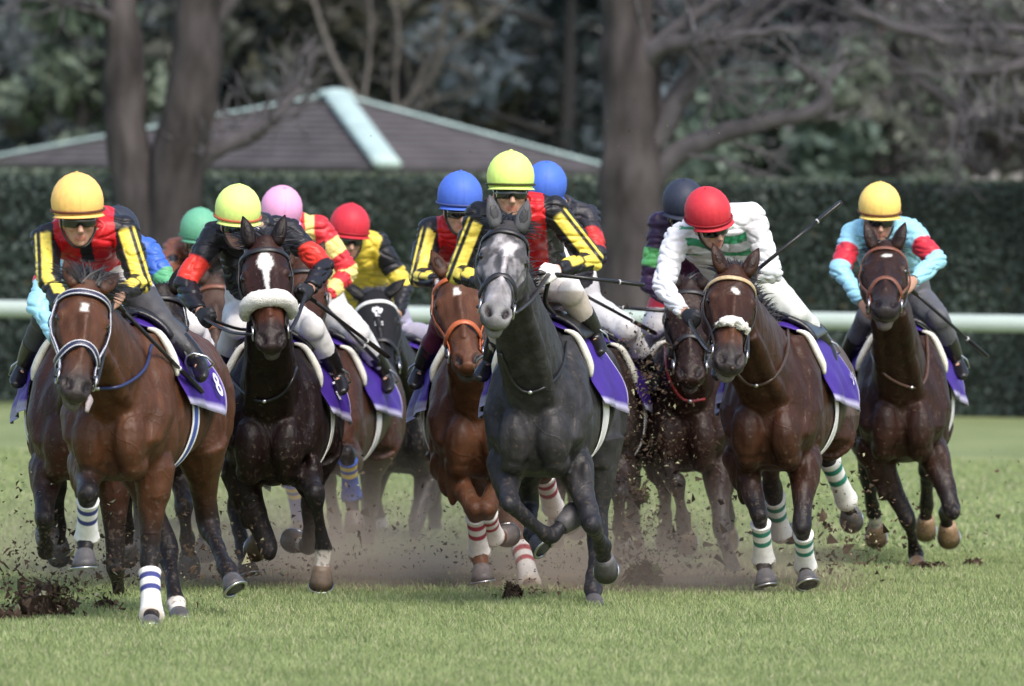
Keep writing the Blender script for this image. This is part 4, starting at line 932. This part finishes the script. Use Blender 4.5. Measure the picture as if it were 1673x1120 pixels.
C_ = make_horse('C', 55.8, (872, 682), 6, (832, 364, -.62), (812, 514),
  dict(fl=[(832, 822, 'f'), (897, 878, 'b'), (935, 844, 'b')], fr=[(968, 858, 'f'), (984, 890, 'b'), (990, 928, 'b')], hl=[(864, 826, 'b'), (868, 872, 'f'), (888, 896, 'f')], hr=[(976, 880, 'b'), (969, 962, 'f'), (972, 997, 'f')]),
  (0.0341, 0.0341, 0.0372), 'dark grey racehorse with a white starred mottled face in the middle of the front row', vox=.011, black_legs=True, leg_col=(.020, .020, .024), mottle=grey_coat, muzzle_col=(.18, .175, .175), mane_col=(.012, .012, .014), hw_k=1.0, ear_dir=(.22, .1, 1.0), tuft=1.3, ear_col=(.10, .10, .105), chin=(.20, .195, .19),
  strap=[(818, 575), (840, 625), (868, 640), (910, 615), (926, 560)], hroll=-8, noseband=None)
make_rider(C_, 'rider in red, black and yellow silks on the dark grey horse', (834, 306), ((785, 352), (903, 342)), ((748, 446), (968, 424)), ((786, 462), (912, 440)), (.70, .90, .22), silk_stripe, band=(.045, .05, .01), glove=(.72, .71, .69), face=(2, 6, 0), collar=(.012, .012, .013), gog_side=(.55, .6, .58),
  breech=(.74, .72, .70), brfn=lambda V, C: np.where((V[:, 2:3] < C_.zc+.62), (.50, .43, .37), C), pelvis=(-.06, .84, .66), knees=[C_.W(-.19, .47, .50), P(932, 478, 56.35)], ankles=[C_.W(-.30, .80, .26), P(972, 548, 56.6)], vox=.0075)
whip('black whip held level to the right by the rider of the grey horse', C_, 1, None, (1052, 465), dy=.25)

D = make_horse('D', 58.5, (1252, 676), 8, (1202, 438, -.60), (1194, 590),
  dict(fl=[(1241, 842, 'f'), (1248, 918, 'b'), (1252, 956, 'f')], fr=[(1311, 862, 'f'), (1316, 928, 'b'), (1320, 955, 'f')], hr=[(1348, 736, 'b'), (1383, 818, 'b'), (1391, 846, 'b')], hl=[(1262, 800, 'b'), (1275, 872, 'b'), (1296, 872, 'b')]),
  (0.036, 0.0135, 0.0068), 'bay racehorse with a small white fleece on its noseband under the white silks', vox=.011, marks=mark_small, noseband='puff', bandages=('fl', 'fr', 'hl', 'hr'), band_cols=(WB, (.03, .20, .14), STR2), muzzle_col=(.03, .025, .024), mane_col=(.018, .013, .012), browcol=(.45, .33, .18), ear_dir=(.40, .2, 1.),
  strap=[(1196, 600), (1225, 628), (1262, 618), (1283, 580), (1286, 540)], strap_col=(.05, .03, .02), chin=(.15, .13, .125), hroll=-10, mottle=lambda C, V, t, x, z, ish, bi, bt: C+np.outer(ish*sstep(.6, .68, t)*(1-sstep(.74, .84, t)), (.04, .017, .008))+np.outer((V[:, 1] > 59.4)*(V[:, 2] > .9), (.05, .04, .035)))
def silk_white(arm, side, av, off, tx, ty, V, bt):
    C = base_(len(V), (.74, .74, .76)); k = (ty-.02*np.abs(tx*3)+.03*np.sin(tx*3))/.042; C[~arm & (ty < .0) & (ty > -.15) & (np.floor(k).astype(int) % 2 == 0) & (bt < .5)] = (.03, .26, .11); return C
make_rider(D, 'rider in white silks with green chest stripes and red cap crouching low with raised whip', (1158, 360), ((1108, 388), (1228, 352)), ((1082, 468), (1262, 446)), ((1118, 510), (1232, 448)), (.58, .035, .05), silk_white, band=(.22, .01, .015), glove=(.016, .016, .018), face=(26, 24, -17), collar=(.02, .02, .02), gog_side=(.6, .6, .6),
  pelvis=(-.20, .74, .66), knees=[D.W(-.19, .47, .50), P(1300, 512, 59.05)], ankles=[D.W(-.30, .80, .26), P(1350, 566, 59.4)], breech=(.62, .64, .60), vox=.008, bulk=1.15)
whip('black whip raised up to the right beside the white silks', D, 1, None, (1375, 329), dy=.2)

E_ = make_horse('E', 62.8, (1475, 668), 1, (1446, 396, -.60), (1447, 499),
  dict(fl=[(1485, 850, 'f'), (1496, 905, 'b'), (1500, 930, 'f')], fr=[(1557, 836, 'f'), (1545, 836, 'b'), (1550, 874, 'b')], hl=[(1416, 770, 'b'), (1428, 838, 'b'), (1431, 874, 'b')], hr='back'),
  (0.026, 0.0110, 0.0070), 'dark bay racehorse with a brown leather bridle at the right end of the pack', vox=.011, marks=mark_dot, bridle='brown', muzzle_col=(.022, .018, .018), mane_col=(.016, .012, .012), ear_dir=(.34, .2, 1.), hoof_col=(.20, .13, .075), socks=('hl',),
  strap=[(1421, 535), (1428, 590), (1462, 622), (1505, 633), (1515, 590), (1512, 540)], strap_col=(.09, .045, .03), chin=(.13, .11, .10))
LB, RB = (.30, .60, .74), (.52, .025, .045)
make_rider(E_, 'rider in light blue silks with red armbands and yellow orange cap at the right end', (1437, 350), ((1394, 384), (1486, 376)), ((1372, 440), (1530, 426)), ((1408, 494), (1493, 458)), (.92, .64, .17), silk_armband(LB, LB, RB, .45, .92, RB, .16), band=(.10, .03, .015), face=(12, 3, 0), collar=(.012, .012, .013), gog_side=(.35, .37, .4),
  breech=(.10, .10, .11), pelvis=(0, .84, .60), vox=.008)
whip('black whip pointing down right at the right end of the pack', E_, 1, None, (1614, 583), dy=.5)

F_ = make_horse('F', 56.6, (128, 690), 0, (150, 478, -.62), (146, 640), dict(fl='fold', fr=[(189, 928, 'f'), (197, 988, 'b'), (201, 1014, 'f')], hl='back', hr='back'),
  (0.0341, 0.0124, 0.0068), 'bay racehorse mostly hidden behind the leftmost leading horse', hidden=True, vox=.014, mane_col=(.018, .014, .013))
make_rider(F_, 'rider in light blue sleeve with red armband half hidden behind the leftmost rider', (140, 402), ((86, 430), (190, 420)), ((62, 500), (205, 490)), ((92, 552), (180, 540)), (.80, .46, .12), silk_armband(LB, LB, RB, .20, .55), breech=(.05, .05, .055), pelvis=(0, .84, .66))
G = make_horse('G', 59.4, (243, 692), 2, (262, 470, -.6), (264, 640), dict(fl='fold', fr=[(300, 830, 'f'), (306, 880, 'b'), (309, 925, 'b')], hl='back', hr='back'),
  (0.0124, 0.0074, 0.0062), 'dark brown racehorse almost hidden between the leftmost bay and the white nosebanded horse', hidden=True, vox=.014)
make_rider(G, 'rider in blue silks with green armbands and dark cap behind the orange capped rider', (192, 392), ((150, 410), (238, 408)), ((120, 470), (285, 476)), ((160, 500), (244, 490)), (.030, .034, .05), silk_armband((.045, .13, .52), (.045, .13, .52), (.10, .36, .17), .58, 1.0), breech=(.66, .64, .64), pelvis=(-.1, .84, .60))
H_ = make_horse('H', 67.5, (345, 672), 0, (352, 455, -.6), (352, 590), dict(fl='fold', fr='reach', hl='back', hr='back'),
  (0.0558, 0.0310, 0.0217), 'brown racehorse far back under the green cap with just its head showing', hidden=True, vox=.016, bridle='brown')
def silk_patch(arm, side, av, off, tx, ty, V, bt):
    C = base_(len(V), (.17, .065, .040)); k = vnoise(V, 9, 3); C[k > .02] = (.016, .015, .020); return C
make_rider(H_, 'rider in brown and black patched silks and green cap at the back left', (326, 388), ((286, 408), (372, 408)), ((270, 455), (390, 460)), ((318, 492), (366, 492)), (.13, .38, .24), silk_patch, band=(.05, .16, .10), face=(12, 10, 0), pelvis=(0, .84, .68))
I_ = make_horse('I', 63.5, (506, 690), 8, (494, 428, -.58), (500, 575), dict(fl=[(474, 775, 'f'), (492, 842, 'b'), (484, 878, 'b')], fr=[(567, 740, 'f'), (574, 812, 'b'), (580, 860, 'f')], hl='back', hr=[(606, 800, 'b'), (600, 890, 'b'), (606, 958, 'f')]),
  (0.0465, 0.0167, 0.0081), 'bay racehorse with blue bandages behind the white nosebanded horse', hidden=True, vox=.013, bandages=('fl', 'fr'), band_cols=((.045, .085, .30), (.55, .45, .12), [(1.24, 1.33), (1.40, 1.49)]), hoof_col=(.08, .06, .05))
make_rider(I_, 'rider in red and yellow hooped silks and pink cap behind the red armbands', (458, 354), ((424, 378), (520, 372)), ((400, 440), (570, 444)), ((440, 480), (536, 484)), (.76, .36, .58), silk_rings((.60, .03, .04), [(.60, .03, .04), (.80, .66, .22)], 3.2), glove=(.68, .66, .66), face=(25, 10, 4), pelvis=(-.10, .84, .62))
whip('black whip pointing down right below the white glove of the pink capped rider', I_, 1, None, (618, 590), dy=.4)
J_ = make_horse('J', 66.4, (660, 692), 0, (612, 478, -.6), (630, 612), dict(fl=[(600, 868, 'f'), (606, 930, 'b'), (608, 966, 'f')], fr=[(681, 853, 'f'), (668, 920, 'b'), (669, 956, 'f')], hl=[(610, 770, 'b'), (618, 845, 'b'), (632, 888, 'f')], hr='back'),
  (0.0087, 0.0074, 0.0074), 'black racehorse wearing a black hood with a white browband below the red cap', vox=.013, ear_dir=(.9, .2, .75), mane_col=(.035, .033, .035), browcol=(.7, .7, .68), socks=('hl',))
make_rider(J_, 'rider in yellow silks and red cap on the hooded black horse', (570, 382), ((535, 404), (616, 398)), ((520, 470), (662, 470)), ((570, 510), (650, 512)), (.60, .03, .05), silk_armband((.72, .55, .06), SBLK, (.74, .58, .08), .62, .98), glove=(.05, .05, .055), band=(.3, .015, .02), face=(8, 14, 4), collar=(.012, .012, .012), gog_side=(.6, .6, .6), pelvis=(-.12, .84, .50), breech=(.36, .34, .44))
K = make_horse('K', 58.7, (782, 690), 0, (745, 440, -.60), (764, 590), dict(fl=[(776, 832, 'f'), (783, 905, 'b'), (789, 948, 'f')], fr=[(795, 832, 'f'), (806, 878, 'b'), (826, 874, 'b')], hl=[(850, 880, 'b'), (865, 950, 'f'), (868, 978, 'f')], hr=[(885, 765, 'b'), (904, 830, 'b'), (926, 850, 'b')]),
  (0.083, 0.0325, 0.0155), 'chestnut racehorse with red striped white bandages left of the grey horse', vox=.012, black_legs=False, bridle='orange', bandages=('fl', 'fr', 'hl', 'hr'), band_cols=((.72, .69, .66), (.32, .025, .05), STR2), mane_col=(.12, .05, .025), hoof_col=(.09, .075, .07), marks=mark_star, ear_dir=(.45, .4, .9), mottle=lambda C, V, t, x, z, ish, bi, bt: C)
make_rider(K, 'rider in red, black and yellow silks and blue cap on the chestnut horse', (751, 336), ((704, 378), (806, 372)), ((686, 452), (815, 450)), ((716, 460), (790, 470)), (.07, .15, .58), silk_stripe, band=(.05, .07, .2), glove=(.72, .71, .70), face=(8, 10, 0), collar=(.012, .012, .013), pelvis=(0, .84, .70), breech=(.12, .02, .04))
L_ = make_horse('L', 61.6, (958, 690), 3, (905, 440, -.6), (900, 590), dict(fl='fold', fr=[(1012, 805, 'f'), (1012, 862, 'b'), (1020, 900, 'b')], hl=[(930, 770, 'b'), (940, 830, 'b'), (942, 860, 'b')], hr='back'),
  (0.0186, 0.0099, 0.0074), 'dark brown racehorse hidden behind the grey horse with one dark leg and purple cloth showing', hidden=True, vox=.014)
make_rider(L_, 'rider in black silks with a red armband and blue cap behind the grey horse', (890, 316), ((858, 350), (958, 352)), ((850, 430), (975, 418)), ((880, 450), (935, 455)), (.07, .16, .60), silk_armband((.022, .020, .026), (.022, .020, .026), (.50, .03, .025), .45, .9), face=(20, 0, 4), breech=(.68, .67, .68), pelvis=(-.14, .86, .64))
whip('thin black whip pointing right at knee height behind the rider of the grey horse', L_, 1, None, (1072, 545), dy=.5)
M_ = make_horse('M', 62.2, (1118, 684), 3, (1126, 462, -.6), (1128, 612), dict(fl=[(1105, 785, 'f'), (1115, 845, 'b'), (1121, 884, 'b')], fr=[(1178, 866, 'f'), (1197, 930, 'f'), (1203, 958, 'f')], hl='back', hr='back'),
  (0.0198, 0.0087, 0.0062), 'dark bay racehorse spattered with turf behind the white silks', vox=.012, mottle=speckle, hoof_col=(.08, .055, .04), strap=[(1088, 570), (1095, 620), (1118, 652), (1150, 650)], strap_col=(.22, .012, .02), mane_col=(.016, .014, .013))
make_rider(M_, 'rider in dark purple silks with green armband and navy cap behind the white silks', (1116, 344), ((1080, 366), (1168, 366)), ((1062, 462), (1190, 450)), ((1102, 500), (1160, 490)), (.028, .034, .055), silk_armband((.030, .012, .045), (.030, .012, .045), (.11, .42, .13), .42, .72), face=(20, 4, 0), breech=(.7, .68, .68), pelvis=(0, .84, .78),
  brfn=lambda V, C: np.where((V[:, 2:3] < M_.zc+.86) & (V[:, 2:3] > M_.zc+.60) & (np.abs(V[:, 2:3]-M_.zc-.74) > .018), (.52, .03, .05), C))
whip('black whip trailing left in front of the dark purple silks', M_, 0, None, (985, 500), dy=.1)

# writing and marks
TXT = mat('white_print', (.72, .72, .74), rough=.6)
def cloth_text(H, side, txt, y0, ph_top, size, shear=0, w_=1.0):
    cu = bpy.data.curves.new('t', 'FONT'); cu.body = txt; cu.size = 1; cu.offset = .02; o = bpy.data.objects.new('t', cu); SC.collection.objects.link(o)
    me = bpy.data.meshes.new_from_object(o.evaluated_get(bpy.context.evaluated_depsgraph_get())); bpy.data.objects.remove(o)
    V = []; 
    for v in me.vertices:
        x, yy = v.co.x*size*w_, v.co.y*size; ph = ph_top+(size-yy)/.36; c, d, r = H.wrap(y0+x, ph*side, 0); V.append(c+d*(r+.034+.030*min(1.2, ph/1.45)**3*1.25))
    F = [tuple(p.vertices) for p in me.polygons]
    if len(V): obj('lettering', (np.array(V), F, np.ones((len(V), 3))), TXT, H.cloth, smooth=False)
cloth_text(B, 1, 'C', .70, .62, .17); cloth_text(B, 1, 'ーリード', .62, 1.02, .10, w_=.8); cloth_text(B, 1, 'IIII', .60, 1.27, .07)
cloth_text(A, 1, '8', .86, 1.12, .16); cloth_text(D, 1, 'ソレ', .82, 1.20, .09)
def hood(H):
    g = MB(); ts = np.linspace(-.03, .60, 12); g.loft([(H.hsec(t)[0], H.l, H.n, H.hsec(t, .007)[1], H.hsec(t, .007)[2], H.hsec(t)[3], .14) for t in ts], 24, (.012, .012, .014)); ho = obj('hood', g, WRAP, H.root)
    g = MB()
    for t, ph, w_, h_ in ((.20, 0, .016, .012), (.215, .10, .010, .02), (.24, -.06, .012, .016), (.27, .03, .008, .022), (.30, -.02, .007, .012), (.22, -.14, .008, .014)):
        g.ell(H.hpt(t, math.pi/2+ph, .009), w_, .003, h_, H.l, H.n, H.a, 8)
    for t in (.37, .40): g.box(H.hpt(t, math.pi/2, .009), .05, .004, .008, H.l, H.n, H.a)
    obj('emblem', g, TXT, ho)
hood(J_)

# ------------------------------------------------------------------ flying turf and dust
SOIL = mat('soil', attr=True, rough=.95, spec=.1, var=.35, vscale=30)
def chips(mb, pts, size, cols, flat=.75):
    n = len(pts); T4 = np.array([(1, 1, 1), (-1, -1, 1), (-1, 1, -1), (1, -1, -1)])/1.7
    F = np.array([(0, 1, 2), (0, 3, 1), (0, 2, 3), (1, 3, 2)])
    Q = rng.normal(0, 1, (n, 3, 3)); Q[:, 2] *= flat; V = np.einsum('ij,njk->nik', T4, Q)*(size*.7)[:, None, None]+pts[:, None, :]
    mb.add(V.reshape(-1, 3), (F[None]+4*np.arange(n)[:, None, None]).reshape(-1, 3), np.repeat(cols, 4, 0))
def spray():
    mb = MB(); pts = []; sz = []
    def burst(u, v, Y, n, su, sv, s0=.0045, s1=.014, up=1.0):
        for _ in range(int(n*1.7)):
            y = Y+rng.normal(0, .35); q = P(u+rng.normal(0, su), v-abs(rng.normal(0, sv))*up+rng.normal(0, sv*.25), y)
            if q[2] > .005: pts.append(q); sz.append(s0+(s1-s0)*rng.random()**3)
    burst(95, 985, 54.6, 520, 75, 90); burst(55, 1000, 54.2, 160, 40, 30, .006, .02); burst(220, 960, 56.0, 120, 60, 60)
    burst(340, 960, 57.5, 260, 70, 80); burst(480, 960, 60, 260, 80, 70); burst(620, 950, 62, 260, 80, 90); burst(740, 960, 60, 140, 60, 80)
    burst(900, 940, 60, 140, 60, 60); burst(1040, 940, 60.5, 520, 38, 130, .004, .018); burst(1075, 780, 60.2, 420, 45, 110, .004, .013); burst(1045, 650, 60.0, 300, 28, 60, .004, .011)
    burst(1150, 950, 61.0, 260, 60, 90); burst(1370, 930, 60.5, 380, 50, 80, .004, .016); burst(1440, 930, 63, 130, 60, 80); burst(1600, 900, 64, 60, 70, 90, .004, .016)
    burst(860, 990, 57.5, 90, 30, 25); burst(1000, 250, 60, 40, 120, 60, .003, .007)
    for u, v, Y, n in ((95, 985, 54.6, 40), (45, 1005, 54.2, 30), (330, 955, 57.5, 26), (560, 960, 61, 26), (1050, 930, 60.3, 46), (1075, 800, 60.2, 26), (1375, 925, 60.5, 34), (1160, 950, 61, 24)): burst(u, v, Y, n, 55, 60, .010, .032)
    p = np.array(pts); s = np.array(sz); C = np.array((.068, .047, .033))*rng.uniform(.5, 1.6, (len(p), 1)); st = rng.random(len(p)) < .10; C[st] = (.34, .33, .20)
    chips(mb, p, s, C); tag(obj('flying_dirt', mb, SOIL, smooth=False), 'spray of dark soil crumbs and grass bits kicked up by the hooves', kind='stuff')
spray()
def clod(label, u, v, Y, w, h, z=None, n=170, dp=.10):
    q = P(u, v, Y); q[2] = 0 if z is None else q[2]
    o = q.copy(); mb = MB(); g = MB(); g.ell(q+Z*h*.30, w*.42, dp, h*.36, n=14); V, F, _ = g.arrays(); V = V+np.stack([vnoise(V, 9, s, 3) for s in (1, 2, 3)], 1)*h*.45; V[:, 2] = np.maximum(V[:, 2], -.01 if z is None else -9)
    k = vnoise(V, 25, 4)[:, None]; mb.add(V, F, np.array((.052, .034, .024))*(1+.5*k)); ob = tag(obj('turf_clod', mb, SOIL, org=o, smooth=False), label, 'clod', 'clods of turf torn up by the hooves')
    d = rng.normal(0, 1, (n, 3)); d /= np.linalg.norm(d, axis=1)[:, None]; p = q+Z*h*.30+d*np.array((w*.46, dp, h*.5))*rng.uniform(.7, 1.25, (n, 1)); p = p[p[:, 2] > .0] if z is None else p
    mb = MB(); C = np.array((.055, .037, .026))*rng.uniform(.5, 1.7, (len(p), 1)); gr = rng.random(len(p)) < .12; C[gr] = (.12, .15, .05); chips(mb, p, rng.uniform(.006, .022, len(p)), C); obj('crumbs', mb, SOIL, ob, smooth=False)
clod('large dark clod of torn turf at the lower left corner', 75, 1012, 54.2, .26, .19, n=420)
clod('flat heap of brown soil at the left edge', 5, 1030, 53.6, .30, .07, n=200)
clod('small turf clod between the large dark clod and the white bandaged foreleg', 172, 985, 55.2, .10, .07)
clod('heap of dark soil under the hooves right of the grey horse', 1052, 960, 59.8, .17, .14, n=380)
clod('small soil clump in front of the red striped bandaged hoof', 838, 985, 57.2, .09, .10)
clod('low row of soil crumbs right of the rightmost horse', 1520, 918, 62.6, .24, .05, n=160)
clod('small dark clump at the right end of the low row of crumbs', 1590, 908, 62.9, .10, .06)
clod('flying lump of soil between the grey horse and the spattered bay', 1047, 815, 61.0, .07, .06, z=1)
def dust():
    m = bpy.data.materials.new('dust'); m.use_nodes = True; N, L = m.node_tree.nodes, m.node_tree.links; N.remove(N['Principled BSDF'])
    pv = N.new('ShaderNodeVolumePrincipled'); pv.inputs['Color'].default_value = (.96, .77, .58, 1); pv.inputs['Anisotropy'].default_value = .2
    ge = N.new('ShaderNodeTexCoord'); sx = N.new('ShaderNodeSeparateXYZ'); L.new(ge.outputs['Generated'], sx.inputs[0])
    def mth(op, a, b=None, c=None):
        n = N.new('ShaderNodeMath'); n.operation = op
        for i, q in enumerate((a, b, c)):
            if q is None: continue
            if isinstance(q, (int, float)): n.inputs[i].default_value = q
            else: L.new(q, n.inputs[i])
        return n.outputs[0]
    nz = N.new('ShaderNodeTexNoise'); nz.inputs['Scale'].default_value = 1.6; nz.inputs['Detail'].default_value = 3; L.new(ge.outputs['Object'], nz.inputs['Vector'])
    k = mth('MAXIMUM', mth('MULTIPLY_ADD', nz.outputs[0], 3.2, -1.15), 0.0)
    zf = mth('POWER', mth('SUBTRACT', 1.0, sx.outputs[2]), 2.4)
    ex = mth('MULTIPLY', mth('MULTIPLY', sx.outputs[0], mth('SUBTRACT', 1.0, sx.outputs[0])), 4.0)
    ey = mth('MULTIPLY', mth('MULTIPLY', sx.outputs[1], mth('SUBTRACT', 1.0, sx.outputs[1])), 4.0)
    L.new(mth('MULTIPLY', mth('MULTIPLY', k, zf), mth('MULTIPLY', mth('MULTIPLY', ex, ey), 1.6)), pv.inputs['Density']); L.new(pv.outputs[0], N['Material Output'].inputs['Volume'])
    m.cycles.homogeneous_volume = False if hasattr(m.cycles, 'homogeneous_volume') else None
    mb = MB(); mb.box(np.array((-.55, 61.2, .36)), 4.9, 7.0, .70); o = obj('dust_cloud', mb, m, smooth=False); tag(o, 'brown dust hanging low round the hooves of the pack', kind='stuff')
dust()
